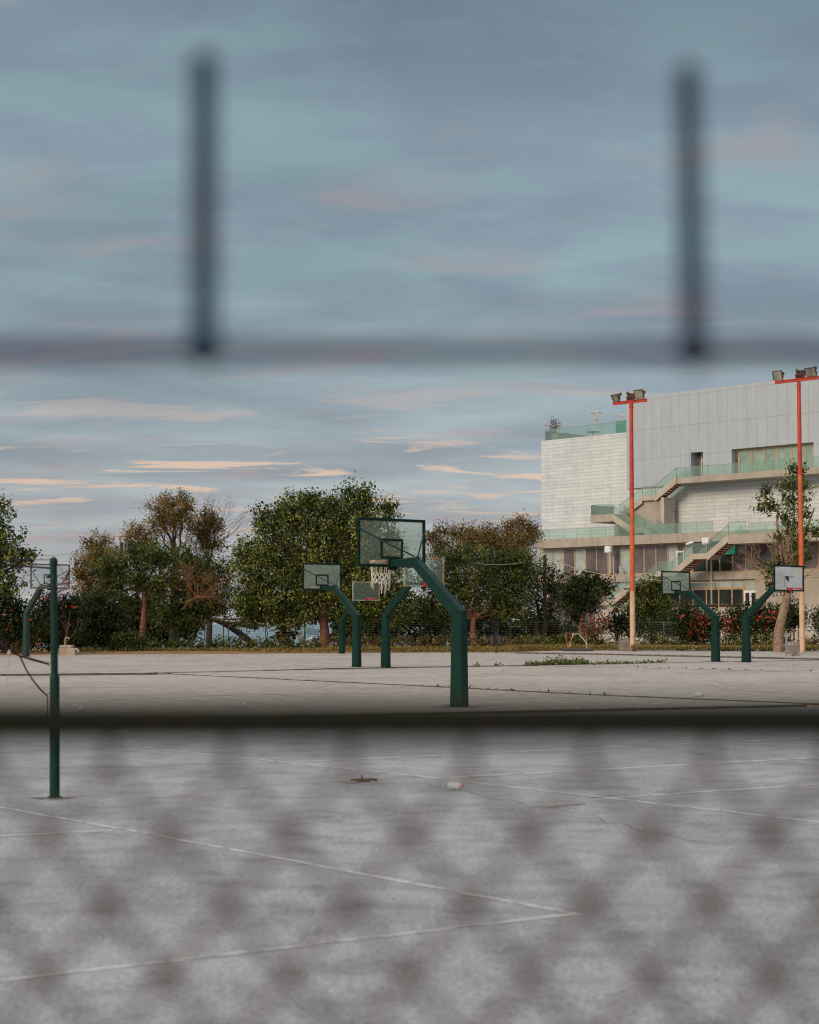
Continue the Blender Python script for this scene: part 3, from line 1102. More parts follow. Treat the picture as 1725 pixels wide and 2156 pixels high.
mb.path([at(42, 1381, vY), at(55, 1409, vY), at(70, 1433, vY), at(86, 1452, vY), at(100, 1464, vY)], .0085, 7)
mb.path([at(100, 1465, vY), at(101, 1478, vY), at(100, 1492, vY), at(99, 1516, vY)], [.006, .008, .006, .010], 6)
mb.build('lower_strap', M['rope'], t2)
mb = MB()
mb.ball(at(20, 1374.5, vY), .022, 8, 6, (1, 1, 1.5))
mb.path([at(20, 1378, vY), at(17, 1410, vY), at(14, 1448, vY)], .004, 5)
mb.build('pale_tassel', M['cable'], t2)

# ------------------------------------------------------------------ bird gliding past the left board
bp = at(140, 1220, 72)
t = thing('bird', 'grey brown bird with one black tipped wing raised beside the left backboard', 'bird', bp)
mb = MB()
sc = 72 / FPX * 1.0
mb.path([at(131.5, 1228, 72), at(134, 1223, 72), at(137, 1219.5, 72), at(141, 1219, 72), at(144, 1220, 72), at(147, 1222.3, 72)],
        [.02, .05, .075, .065, .045, .012], 8)
mb.build('body', M['feather'], t, smooth=True)
mb = MB()
w0 = [at(136, 1219, 71.95), at(142, 1217, 71.9), at(147, 1207, 71.8), at(149.5, 1200, 71.7), at(146, 1201, 71.75), at(141, 1207, 71.85)]
mb.prism(w0, (0, .02, .012))
mb.build('wing', M['feather_dark'], t)
mb = MB()
w1 = [at(138, 1218.5, 72.05), at(133, 1215, 72.15), at(127, 1216, 72.25), at(128, 1219, 72.2), at(134, 1221, 72.1)]
mb.prism(w1, (0, .02, .012))
mb.build('wing', M['feather'], t)

# ------------------------------------------------------------------ floodlight masts


def flood_mast(px, py, top_py, bx0, by0, bx1, by1, heads, label, split_py):
    b = gp(px[0], py, ZP)
    Y = b.y
    t = thing('floodlight_mast', label, 'floodlight mast', b, group='orange floodlight masts on the platform')
    k = FPX / Y
    top = at(px[1], top_py, Y)
    sp = at(px[0] + (px[1] - px[0]) * (py - split_py) / (py - top_py), split_py, Y)
    mb = MB()
    mb.tube(b - Vector((0, 0, .3)), sp, 5.9 / k, 5.4 / k, 16)
    mb.build('lower_pole', M['cream_pole'], t, smooth=False)
    md = sp.lerp(top, .5)
    mb = MB()
    mb.tube(sp, md, 5.35 / k, 4.7 / k, 16)
    mb.build('upper_pole', M['orange_paint'], t)
    mb = MB()
    mb.tube(md, top, 4.7 / k, 4.0 / k, 16)
    mb.tube(top - Vector((0, 0, .32)), top - Vector((0, 0, .24)), 5.0 / k, 5.0 / k, 14)
    mb.build('top_pole', M['red_pole'], t)
    L = 1.2
    dv = Vector((0.72, -0.69, 0))
    mid = top + Vector((0, 0, .03))
    # find half lengths along dv so that the bar ends sit where they should
    e0 = mid - dv * ((px[1] - bx0) / k / 0.72)
    e1 = mid + dv * ((bx1 - px[1]) / k / 0.72)
    nv = Vector((0.69, 0.72, 0))
    mb = MB()
    hgt, wd = 3.2 / k, .07
    for z0, z1, ww in ((-hgt, -hgt + .03, wd), (-hgt + .03, hgt - .03, .02), (hgt - .03, hgt, wd)):
        q = []
        for z in (z0, z1):
            q += [e0 - nv * ww + Vector((0, 0, z)), e1 - nv * ww + Vector((0, 0, z)), e1 + nv * ww + Vector((0, 0, z)), e0 + nv * ww + Vector((0, 0, z))]
        mb.hexa(q)
    mb.build('crossbar', M['red_pole'], t)
    for (tt, az, tilt, s) in heads:
        p = e0.lerp(e1, tt) + Vector((0, 0, hgt + .42 * s))
        Mx = Matrix.Rotation(R(az), 4, 'Z') @ Matrix.Rotation(R(tilt), 4, 'X')   # lamp looks along local -Y
        X = lambda v: tuple(p + (Mx @ Vector(v)) * s)
        mb = MB()
        a, b2 = .40, .33
        fr = [(-a, -.22, -b2), (a, -.22, -b2), (a, -.22, b2), (-a, -.22, b2)]
        bk = [(-.22, .16, -.17), (.22, .16, -.17), (.22, .16, .17), (-.22, .16, .17)]
        mb.hexa([X(q) for q in (fr[0], fr[1], bk[1], bk[0], fr[3], fr[2], bk[2], bk[3])])
        mb.box
        mb.tube(X((0, .16, .06)), X((0, .42, .06)), .13 * s, .11 * s, 10)
        mb.tube(X((0, .42, .06)), X((0, .50, .06)), .14 * s, .13 * s, 10)
        # rim round the glass
        for (x0, x1, zz0, zz1) in ((-a - .02, a + .02, b2 - .03, b2 + .02), (-a - .02, a + .02, -b2 - .02, -b2 + .03), (-a - .02, -a + .03, -b2 + .03, b2 - .03), (a - .03, a + .02, -b2 + .03, b2 - .03)):
            mb.hexa([X((x0, -.27, zz0)), X((x1, -.27, zz0)), X((x1, -.215, zz0)), X((x0, -.215, zz0)), X((x0, -.27, zz1)), X((x1, -.27, zz1)), X((x1, -.215, zz1)), X((x0, -.215, zz1))])
        h = mb.build('floodlight', M['flood_body'], t)
        mb = MB()
        mb.poly([X((-a + .03, -.245, -b2 + .03)), X((a - .03, -.245, -b2 + .03)), X((a - .03, -.245, b2 - .03)), X((-a + .03, -.245, b2 - .03))])
        mb.build('lens', M['flood_glass'], h)
        foot = e0.lerp(e1, tt) + Vector((0, 0, hgt))
        for sx in (-1, 1):
            mb = MB()
            q = Vector(X((sx * .36, -.02, -.06)))
            fo = foot + (Mx.to_3x3() @ Vector((sx * .30, 0, 0))) * s
            fo.z = foot.z
            mb.path([q, (q + fo) / 2 + Vector((0, 0, -.02)), fo], .028 * s, 6)
            mb.build('yoke', M['rust_frame'], h)
    return t


flood_mast((1332.5, 1329.3), 1370.5, 847, 1295, 850, 1358.5, 843,
           [(0.12, -58, 30, .68), (0.50, 140, 22, 0.64), (0.82, -45, 14, .76)],
           'orange floodlight mast standing beside the grey cabinet', 1245)
flood_mast((1690, 1682), 1374, 801, 1640.5, 806, 1716.5, 792.5,
           [(0.10, -48, 12, .74), (0.56, 140, 14, .68), (0.86, -45, 26, .76)],
           'orange floodlight mast nearest the right edge, beside the leaning tree', 1202)

# ------------------------------------------------------------------ concert hall


def fs(px, py, out=0.0):
    d = ray(px, py)
    t = (FQ.dot(FN) + out - CP.dot(FN)) / d.dot(FN)
    p = CP + d * t
    return (p - FQ).dot(FD), p.z


def FP(s, o, z):
    p = FQ + FD * s + FN * o
    return Vector((p.x, p.y, z))


def fbox(mb, s0, s1, z0, z1, o0, o1):
    return mb.hexa([FP(s0, o0, z0), FP(s1, o0, z0), FP(s1, o1, z0), FP(s0, o1, z0), FP(s0, o0, z1), FP(s1, o0, z1), FP(s1, o1, z1), FP(s0, o1, z1)])


SL = fs(1140, 1000, 0)[0]
SP = fs(1320, 1000, .35)[0]
SR = 46.0
ZTL = fs(1146, 928, 0)[1]
ZPB = fs(1320, 1029, .35)[1]
ZPT = fs(1325, 838, .35)[1]
T_OUT = 6.0
ZT = fs(1320, 1128, T_OUT)[1]          # terrace floor
ZTb = fs(1320, 1147, T_OUT)[1]         # underside of its fascia
bld = thing('concert_hall', 'pale stone and grey clad concert hall with outdoor stairs and green glass railings', 'building', FP(0, 0, 0))

mb = MB()
fbox(mb, SL, SP, 0, ZTL, -34, 0)
fbox(mb, SP, SR, 0, ZPB + .25, -34, -.002)
mb.build('stone_wall', M['stone'], bld)


def wall_with_openings(mb, s0, s1, z0, z1, o0, o1, ops):
    s = s0
    for (a, b, c, d) in sorted(ops):
        if a > s:
            fbox(mb, s, a, z0, z1, o0, o1)
        if c > z0:
            fbox(mb, a, b, z0, c, o0, o1)
        if d < z1:
            fbox(mb, a, b, d, z1, o0, o1)
        s = b
    fbox(mb, s, s1, z0, z1, o0, o1)


ZB = fs(1500, 1000, 3.0)[1]            # balcony floor
dS0, dS1 = fs(1455, 990, .35)[0], fs(1480.5, 990, .35)[0]
dZ1 = fs(1455, 953, .35)[1]
wS0, wS1 = fs(1541, 990, .35)[0], fs(1714, 990, .35)[0]
wZ1 = fs(1541, 946, .35)[1]
mb = MB()
wall_with_openings(mb, SP, SR, ZPB, ZPT, -1.2, .35, [(dS0, dS1, ZB + .05, dZ1), (wS0, wS1, ZB + .05, wZ1)])
fbox(mb, SP + .01, SR, ZPB + .01, ZPT - .3, -30, -1.5)
mb.build('metal_cladding', M['panel'], bld)
mb = MB()
fbox(mb, fs(1405, 832, -2)[0], fs(1420, 830, -2)[0], ZPT, ZPT + .35, -4, -2)
mb.build('roof_hatch', M['pale_concrete'], bld)


def window(s0, s1, z0, z1, o, glass, frame=None, fw=.09, name='window'):
    mb = MB()
    fbox(mb, s0, s1, z0, z1, o - .05, o)
    w = mb.build(name, glass, bld)
    mb = MB()
    e = .05
    fbox(mb, s0 - fw / 2, s0 + fw / 2, z0, z1, o + .003, o + e)
    fbox(mb, s1 - fw / 2 + .002, s1 + fw / 2 - .002, z0 + .002, z1 - .002, o + .005, o + e + .004)
    fbox(mb, s0 + fw / 2, s1 - fw / 2, z1 - fw, z1, o + .003, o + e)
    fbox(mb, s0 + fw / 2, s1 - fw / 2, z0, z0 + fw, o + .003, o + e)
    mb.build('frame', frame or M['mullion'], w)
    return w


# balcony door and ribbon window
mb = MB()
sm = dS0 + (dS1 - dS0) * .46
fbox(mb, dS0, sm, ZB + .05, dZ1, -.9, -.84)
mb.build('door_reveal', M['mauve_glass'], bld)
window(sm, dS1, ZB + .05, ZB + .05 + (dZ1 - ZB) * .72, -.7, M['dark_glass'], M['lamp_pale'], .22, 'door')
window(sm, dS1, ZB + .05 + (dZ1 - ZB) * .73, dZ1, -.7, M['dark_glass'], M['lamp_pale'], .1)
xs = [1541, 1556.5, 1583.5, 1610.5, 1638, 1666.5, 1696, 1714]
for i, (a, b) in enumerate(zip(xs[:-1], xs[1:])):
    window(fs(a, 970, -.4)[0], fs(b, 970, -.4)[0], ZB + .05, wZ1, -.4, M['mauve_glass'] if i == 0 else M['green_glass'], fw=.24)

# balcony slab
bS0 = fs(1425, 1004, 3.0)[0]
mb = MB()
zb0 = fs(1500, 1013, 3.0)[1]
fbox(mb, bS0, SR, zb0, ZB, .36, 3.0)
mb.build('balcony', M['fascia'], bld)
GL = M['rail_glass']


def railing(pts, h, name='glass_railing', step=2.2, post=True):
    """pts: (s, o, z) floor points; panes of glass with thin posts and a handrail"""
    mb, fr = MB(), MB()
    for (a, b) in zip(pts[:-1], pts[1:]):
        A, B = FP(*a), FP(*b)
        L = (B - A).length
        d = (B - A).normalized()
        nr = Vector((-d.y, d.x, 0)).normalized() * .012
        n = max(1, round(L / step))
        for i in range(n):
            p, q = A.lerp(B, i / n + .012 / n), A.lerp(B, (i + 1) / n - .012 / n)
            up = Vector((0, 0, h))
            mb.hexa([p - nr, q - nr, q + nr, p + nr, p - nr + up, q - nr + up, q + nr + up, p + nr + up])
        for i in range(n + 1):
            p = A.lerp(B, i / n)
            fr.tube(p, p + Vector((0, 0, h)), .022, n=4)
        fr.tube(A + Vector((0, 0, h)), B + Vector((0, 0, h)), .03, n=4)
    g_ = mb.build(name, GL, bld)
    fr.build('rail_frame', M['steel'], g_)
    return g_


RH = 1.15
railing([(bS0, 2.95, ZB), (SR, 2.95, ZB)], RH)

# roof terrace of the stone block
zr = ZTL
railing([(fs(1149, 927, -.6)[0], -.6, zr), (SP, -.6, zr)], fs(1149, 905, -.6)[1] - zr)
railing([(fs(1149, 927, -.6)[0], -.6, zr), (fs(1149, 927, -.6)[0], -14, zr)], 1.3)
mb = MB()
fbox(mb, fs(1293, 915, -.9)[0], SP - .02, zr, zr + 1.7, -1.3, -1.25)
mb.build('green_screen', M['teal'], bld)
# main terrace
mb = MB()
tS0 = fs(1128, 1150, T_OUT)[0]
fbox(mb, tS0, SR, ZTb, ZT, .005, T_OUT)
mb.build('terrace', M['fascia'], bld)
mS_top = fs(1533, 1127, 9.0)[0]
railing([(tS0, T_OUT - .05, ZT), (fs(1500, 1120, T_OUT)[0], T_OUT - .05, ZT)], RH)


def flight(p0, p1, out0, out1, name, soffit=True, w_nose=.17, soff_mat=None):
    """stepped flight from top (px,py) p0 to bottom p1, measured on its front face at out0; back edge at out1"""
    s0, z0 = fs(*p0, out0)
    s1, z1 = fs(*p1, out0)
    n = max(4, round((z0 - z1) / .23))
    st = MB()
    th = .20
    for i in range(n):
        a = s0 + (s1 - s0) * i / n
        b = s0 + (s1 - s0) * (i + 1) / n
        z = z0 - (z0 - z1) * (i + .5) / n
        fbox(st, min(a, b), max(a, b), z - th, z - .002 * i / n, out1, out0 - .18)
    o = st.build(name, soff_mat or M['soffit'], bld)
    sg = MB()
    tt = .70
    sg.prism([FP(s0, out0 - .178, z0 + .12), FP(s1, out0 - .178, z1 + .12), FP(s1, out0 - .178, z1 - tt), FP(s0, out0 - .178, z0 - tt)], FN * .178)
    sg.prism([FP(s0, out1 - .15, z0 + .12), FP(s1, out1 - .15, z1 + .12), FP(s1, out1 - .15, z1 - .2), FP(s0, out1 - .15, z0 - .2)], FN * .148)
    sg.build('stringer', M['stair_conc'], o)
    railing([(s0, out0 - .09, z0 + .1), (s1, out0 - .09, z1 + .1)], 1.05, 'stair_railing')
    railing([(s0, out1 - .08, z0 + .1), (s1, out1 - .08, z1 + .1)], 1.05, 'stair_railing')
    return (s0, z0, s1, z1)


def landing(sa, sb, z, o0, o1, th=.55, rail=True, name='landing'):
    mb = MB()
    a, b = min(sa, sb), max(sa, sb)
    fbox(mb, a, b, z - th, z + .06, o1, o0)
    mb.build(name, M['stair_conc'], bld)
    if rail:
        railing([(a, o0 - .09, z + .06), (b, o0 - .09, z + .06)], 1.08, 'stair_railing')


# upper switchback stair
A = flight((1424, 1005), (1379, 1043), 3.0, 1.0, 'stair_flight')
B = flight((1352, 1047), (1304, 1083), 3.0, 1.0, 'stair_flight')
landing(A[2], B[0], A[3], 3.0, 1.0)
D = flight((1288, 1083), (1331, 1113), 5.4, 3.2, 'stair_flight', soff_mat=M['stair_conc'])
sC = fs(1243, 1085, 5.4)[0]
mb = MB()
fbox(mb, sC, D[0], D[1] - .85, D[1] + .06, .3, 5.4)
mb.build('landing', M['fascia'], bld)
railing([(sC + .1, 1.0, D[1] + .06), (sC + .1, 5.3, D[1] + .06), (D[0], 5.3, D[1] + .06)], 1.2, 'stair_railing')
E = flight((1357, 1113), (1393, 1137), 5.4, 3.2, 'stair_flight', soff_mat=M['stair_conc'])
landing(D[2], E[0], D[3], 5.4, 3.2)
mb = MB()
p0 = fs(1336, 1050, 2.6)[0]
p1 = fs(1395, 1050, 2.6)[0]
fbox(mb, p0, p1, ZT, A[3] - .56, 1.3, 2.6)
mb.build('stair_pier', M['fascia'], bld)
mb = MB()
fbox(mb, p1 + .002, p1 + .45, ZT, A[3] - .3, .8, 2.9)
mb.build('stair_pier', M['stair_conc'], bld)
mb = MB()
fbox(mb, fs(1293, 1100, .3)[0], p0 - .05, ZT, D[1] - .9, .006, .3)
mb.build('shaded_panel', M['fascia'], bld)

# long straight stair in front of the lower floors
OF, OB = 9.2, 6.6
F1 = flight((1533, 1127), (1489, 1166), OF, OB, 'stair_flight')
F2 = flight((1459, 1167), (1416, 1203), OF, OB, 'stair_flight')
landing(F1[2], F2[0], F1[3], OF, OB)
F3 = flight((1384, 1206), (1348, 1235), OF, OB, 'stair_flight')
landing(F2[2], F3[0], F2[3], OF, OB)
F4 = flight((1319, 1238), (1283, 1266), OF, OB, 'stair_flight')
landing(F3[2], F4[0], F3[3], OF, OB)
landing(F4[2], fs(1262, 1268, OF)[0], F4[3], OF, OB, rail=False)
mb = MB()
fbox(mb, F1[0], SR, F1[1] - .95, F1[1] + .06, T_OUT + .003, OF)
mb.build('landing', M['fascia'], bld)
railing([(F1[0], OF - .09, F1[1] + .06), (fs(1570, 1120, OF)[0], OF - .09, F1[1] + .06)], RH + .25, 'glass_railing')
railing([(fs(1570, 1120, OF)[0], OF - .6, F1[1] + .06), (SR, OF - .6, F1[1] + .06)], RH, 'glass_railing')

# lower floors: glazing behind the terrace edge
OG = 4.6
zA1 = ZTb - .004
zA0 = fs(1409, 1208, OG)[1]
zBd = fs(1500, 1221, OG)[1]
zC0 = fs(1500, 1281, OG)[1]
mb = MB()
gS0 = fs(1138, 1180, OG)[0]
wR = fs(1596, 1240, OG)[0]
fbox(mb, gS0, SR, zBd, zA0, .006, OG + .5)
mb.build('floor_band', M['fascia'], bld)
mb = MB()
fbox(mb, gS0, SR, 0, ZTb - .01, -.5, OG - 1.4)
mb.build('core_wall', M['mauve_glass'], bld)
px_up = [1138, 1165, 1188, 1211, 1234, 1257, 1281, 1287, 1307, 1333, 1357, 1382, 1407, 1427, 1441, 1459, 1489, 1516, 1543, 1571, 1599, 1627, 1655, 1683, 1725, 1770]
kinds = 'ccmcmmcMcMMMcMcdddMmMmmmmcc'  # d: dark glass stands in for the black shadow behind the stair
for i, (a, b) in enumerate(zip(px_up[:-1], px_up[1:])):
    kd = kinds[i]
    gl_ = {'c': M['curtain_glass'], 'm': M['mauve_glass'], 'M': M['mauve_glass'], 'd': M['dark_glass']}[kd]
    window(fs(a, 1180, OG)[0], fs(b, 1180, OG)[0], zA0, zA1, OG, gl_, fw=.16)
px_lo = [1280, 1302, 1330, 1372, 1400, 1432, 1460, 1488, 1514, 1542, 1566]
for i, (a, b) in enumerate(zip(px_lo[:-1], px_lo[1:])):
    s0, s1 = fs(a, 1250, OG)[0], fs(b, 1250, OG)[0]
    zm = zBd - (zBd - zC0) * .30
    window(s0, s1, zC0, zm, OG, M['dark_glass'] if i > 2 else M['green_glass'], fw=.15)
    window(s0, s1, zm, zBd, OG, M['curtain_glass'], fw=.12)
# white double door
dx = [1568, 1581, 1594]
zm = fs(1580, 1243, OG)[1]
for a, b in zip(dx[:-1], dx[1:]):
    window(fs(a, 1260, OG)[0], fs(b, 1260, OG)[0], zC0, zm, OG, M['dark_glass'], M['white_frame'], .26, 'door')
window(fs(1568, 1230, OG)[0], fs(1594, 1230, OG)[0], zm, zBd, OG, M['curtain_glass'], fw=.12)
# first-floor white door beside the stair
window(fs(1426, 1180, OG + .08)[0], fs(1440, 1180, OG + .08)[0], zA0, zA0 + 2.6, OG + .08, M['mauve_glass'], M['white_frame'], .2, 'door')
mb = MB()
fbox(mb, wR, SR, 0, zBd - .003, OG - 1.3, OG + .45)
fbox(mb, fs(1700, 1240, OG + .5)[0], fs(1701.2, 1240, OG + .5)[0], 4, zBd - .1, OG + .45, OG + .47)
mb.build('side_wall', M['fascia'], bld)
# teal core behind the stair
mb = MB()
fbox(mb, fs(1521, 1160, 5.2)[0], fs(1547, 1160, 5.2)[0], zA1 - 1.5, zA1 - .05, OG + .06, OG + .5)
mb.build('teal_panel', M['teal'], bld)
mb = MB()
fbox(mb, fs(1312, 1260, 6.2)[0], fs(1330, 1260, 6.2)[0], zC0, zC0 + 1.5, OG + .06, OG + .5)
mb.build('teal_panel', M['teal'], bld)
# downpipes and hoods
for px, py0, py1 in ((1281.5, 1151, 1238), (1487, 1133, 1271)):
    mb = MB()
    a = fs(px, py0, T_OUT + .3)
    b = fs(px, py1, T_OUT + .3)
    mb.tube(FP(a[0], T_OUT - .6, a[1] - 1.0), FP(a[0], T_OUT - .6, b[1]), .10, n=10)
    mb.build('downpipe', M['pale_concrete'], bld)
    mb = MB()
    fbox(mb, a[0] - .45, a[0] + .45, a[1] - .75, a[1] + .05, T_OUT + .003, T_OUT + .6)
    mb.build('vent_hood', M['white_frame'], bld, bevel=.15)
mb = MB()
a = fs(1453, 1146, T_OUT + .5)
mb.tube(FP(a[0] - .45, T_OUT + .6, a[1]), FP(a[0] + .4, T_OUT + .4, a[1] + .25), .14, n=8)
mb.tube(FP(a[0], T_OUT, a[1] - .1), FP(a[0], T_OUT + .5, a[1] + .05), .05, n=6)
mb.build('security_camera', M['white_frame'], bld)
# plinth wall along the garden
OPL = 10.5
zpl = fs(1450, 1281.5, OPL)[1]
mb = MB()
plS0 = fs(1252, 1290, OPL)[0]
fbox(mb, plS0, SR, -.4, zpl, OG - 1.5, OPL)
mb.build('plinth', M['pale_concrete'], bld)
mb = MB()
zr_ = zpl
sA, sB = fs(1260, 1275, OPL - .4)[0], fs(1572, 1275, OPL - .4)[0]
mb.tube(FP(sA, OPL - .4, zr_ + .45), FP(sB, OPL - .4, zr_ + .45), .045, n=6)
n = 16
for i in range(n + 1):
    s_ = sA + (sB - sA) * i / n
    mb.tube(FP(s_, OPL - .4, zr_ - .02), FP(s_, OPL - .4, zr_ + .45), .035, n=5)
mb.build('low_rail', M['shed'], bld)
# a white chair in an upstairs window
sc_, zc_ = fs(1311, 1204, OG + .5)
mb = MB()
ch = lambda s, o, z: FP(sc_ + s, T_OUT - .9 + o, zA0 + z)
for s in (-.22, .22):
    for o in (-.2, .2):
        mb.tube(ch(s * 1.2, o * 1.2, .0), ch(s, o, .46), .03, n=5)
q = [ch(-.25, -.24, .46), ch(.25, -.24, .46), ch(.25, .24, .46), ch(-.25, .24, .46)]
mb.prism(q, (0, 0, .05))
q = [ch(-.27, -.24, .52), ch(-.22, -.24, .52), ch(-.28, -.24, 1.0), ch(-.32, -.24, 1.0)]
mb.prism([ch(-.26, -.26, .5), ch(-.26, .26, .5), ch(-.36, .24, 1.0), ch(-.36, -.24, 1.0)], FD * .05)
o = mb.build('plastic_chair', M['car_white'])
tag(o, 'white plastic chair on the ledge behind the upper windows', 'chair')


# things on the roof terrace
def terrace_lamp(px, top_py, out, label):
    s_, zt = fs(px, top_py, out)
    b = FP(s_, out, zr)
    t = thing('terrace_lamp', label, 'lamp post', b, group='funnel shaped lamps on the roof terrace')
    tp = FP(s_, out, zt)
    h = zt - zr
    mb = MB()
    mb.tube(b, tp - Vector((0, 0, 1.35)), .13, .10, 8)
    mb.tube(tp - Vector((0, 0, 1.35)), tp - Vector((0, 0, .8)), .12, .16, 8)
    mb.build('pole', M['lamp_pale'], t)
    mb = MB()
    ring = [tp + Vector((.72 * math.cos(a), .72 * math.sin(a), 0)) for a in [2 * math.pi * k / 20 for k in range(21)]]
    mb.path(ring, .06, 6)
    for k in range(6):
        a = 2 * math.pi * k / 6
        mb.tube(tp - Vector((0, 0, 1.3)), tp + Vector((.7 * math.cos(a), .7 * math.sin(a), 0)), .03, n=5)
    mb.build('lamp_funnel', M['lamp_pale'], t)
    return t


ZRT = ZTL
terrace_lamp(1256.3, 869, -3.5, 'left funnel lamp on the roof terrace, rising clear against the sky')
terrace_lamp(1312, 874.5, -10.0, 'funnel lamp on the roof terrace next to the grey clad block')
sp_, _ = fs(1168, 926, -1.5)
pb = FP(sp_, -1.5, ZRT)
t = thing('potted_shrub', 'dark bushy shrub in a square planter on the roof terrace', 'potted plant', pb)
mb = MB()
mb.hexa([tuple(pb + Vector(v)) for v in ((-.35, -.35, 0), (.35, -.35, 0), (.35, .35, 0), (-.35, .35, 0), (-.45, -.45, .9), (.45, -.45, .9), (.45, .45, .9), (-.45, .45, .9))])
mb.build('planter', M['pot'], t)
rg = np.random.default_rng(8)
cs = rg.normal(size=(260, 3)) * np.array([.36, .36, .45]) + np.array(pb + Vector((0, 0, 1.95)))
leaf_object('foliage', cs, .24, M['leaf_russet'], t, 8)
mb = MB()
mb.tube(pb + Vector((0, 0, .9)), pb + Vector((0, 0, 1.9)), .07, .05, 6)
mb.build('stem', M['bark_dark'], t)
s_, _ = fs(1204, 920, -2.2)
tb = FP(fs(1249, 917, -2)[0], -2.0, ZRT)
mb = MB()
mb.tube(tb, tb + Vector((0, 0, .72)), .06, n=8)
mb.tube(tb + Vector((0, 0, .72)), tb + Vector((0, 0, .78)), .85, n=16)
mb.tube(tb, tb + Vector((0, 0, .04)), .3, n=12)
o = mb.build('terrace_table', M['black_iron'])
tag(o, 'round dark table behind the roof terrace railing', 'table')
cb_ = FP(fs(1196, 923, -2)[0], -2.0, ZRT)
mb = MB()
for sx in (-.2, .2):
    for sy in (-.2, .2):
        mb.tube(cb_ + Vector((sx, sy, 0)), cb_ + Vector((sx, sy, .45)), .025, n=5)
mb.hexa([tuple(cb_ + Vector(v)) for v in ((-.25, -.25, .45), (.25, -.25, .45), (.25, .25, .45), (-.25, .25, .45), (-.25, -.25, .5), (.25, -.25, .5), (.25, .25, .5), (-.25, .25, .5))])
mb.path([cb_ + Vector((-.25, .2, .48)), cb_ + Vector((-.3, .22, .8)), cb_ + Vector((-.2, .26, .95)), cb_ + Vector((.2, .26, .95)), cb_ + Vector((.25, .2, .5))], .05, 6)
o = mb.build('terrace_chair', M['black_iron'])
tag(o, 'small dark chair near the potted shrub on the roof terrace', 'chair')

# ------------------------------------------------------------------ trees, left to right
# branch of a tree standing outside the frame on the left
tree('leafy_tree', 'leafy tree leaning in from the left edge above the red flowers', 'tree', 90, (-120, 1372),
     [(-10, 1110, 30, 60), (18, 1150, 34, 38), (45, 1180, 26, 22), (15, 1215, 40, 32), (60, 1172, 16, 14), (-50, 1180, 70, 90), (5, 1075, 14, 28), (-90, 1110, 60, 70), (20, 1245, 16, 18)],
     6800, .20, M['leaf_green'], M['bark_dark'], .2, 21, inner=.1, clump=.22, per=14, fork=(-90, 1280), shell=.3)


def bare_left(t, rng):
    mb = MB()
    for px, py, dx in ((352, 1105, -.3), (362, 1100, .1), (340, 1090, -.5), (385, 1095, .3)):
        twiggy(mb, at(365, 1165, 112), at(px, py, 112) - at(365, 1165, 112), 1.5, .030, 5, rng, .42, 3)
    mb.build('bare_twigs', M['twig_red'], t)


tree('pepper_tree', 'narrow olive brown tree at the left, feathery against the sky', 'tree', 106, (215, 1372),
     [(205, 1150, 26, 28), (230, 1165, 20, 30), (185, 1180, 26, 34), (215, 1200, 36, 40), (178, 1225, 22, 36), (240, 1215, 22, 44), (200, 1260, 36, 36), (165, 1200, 10, 20)],
     11000, .135, M['leaf_olive'], M['bark_red'], .2, 22, clump=.20, per=24, fork=(212, 1250), shell=.2, fill=.5, inner=.12)
tree('pepper_tree', 'tall brown green tree with the highest crown left of the big tree', 'tree', 112, (362, 1370),
     [(362, 1062, 38, 26), (390, 1075, 20, 34), (338, 1080, 26, 26), (370, 1095, 30, 26), (330, 1110, 26, 18), (285, 1118, 24, 18), (300, 1140, 34, 20), (272, 1140, 14, 16), (310, 1165, 44, 24)],
     10500, .13, M['leaf_olive'], M['bark_dark'], .26, 23, clump=.20, per=24, fork=(370, 1180), shell=.2, extra=bare_left, fill=.5, inner=.08)


def bare_dome(t, rng):
    mb = MB()
    f = at(445, 1150, 115)
    for px, py in ((420, 1075), (445, 1060), (468, 1068), (485, 1095), (498, 1120), (435, 1070), (475, 1130), (460, 1080), (490, 1150)):
        twiggy(mb, f, at(px, py, 115) - f, 1.35, .030, 5, rng, .36, 3, kids=(2, 3))
    mb.build('bare_twigs', M['twig_red'], t)


tree('half_bare_tree', 'half bare tree with a dome of fine twigs beside the tall brown tree', 'tree', 115, (440, 1370),
     [(432, 1095, 28, 30), (455, 1110, 18, 30), (420, 1125, 30, 26), (440, 1150, 38, 22)],
     5600, .135, M['leaf_olive'], M['bark_dark'], .2, 24, clump=.2, per=24, fork=(440, 1190), shell=.2, extra=bare_dome, fill=.5, inner=.12)


def dead_mass(t, rng):
    mb = MB()
    for k in range(10):
        b = at(395 + rng.uniform(-12, 30), 1265 + rng.uniform(-10, 20), 101.5)
        e = at(395 + rng.uniform(-15, 95), 1190 + rng.uniform(-10, 60), 101.0)
        twiggy(mb, b, e - b, 1.1, .034, 4, rng, .5, kids=(2, 3), droop=.06)
    mb.build('dead_branches', M['twig_red'], t)


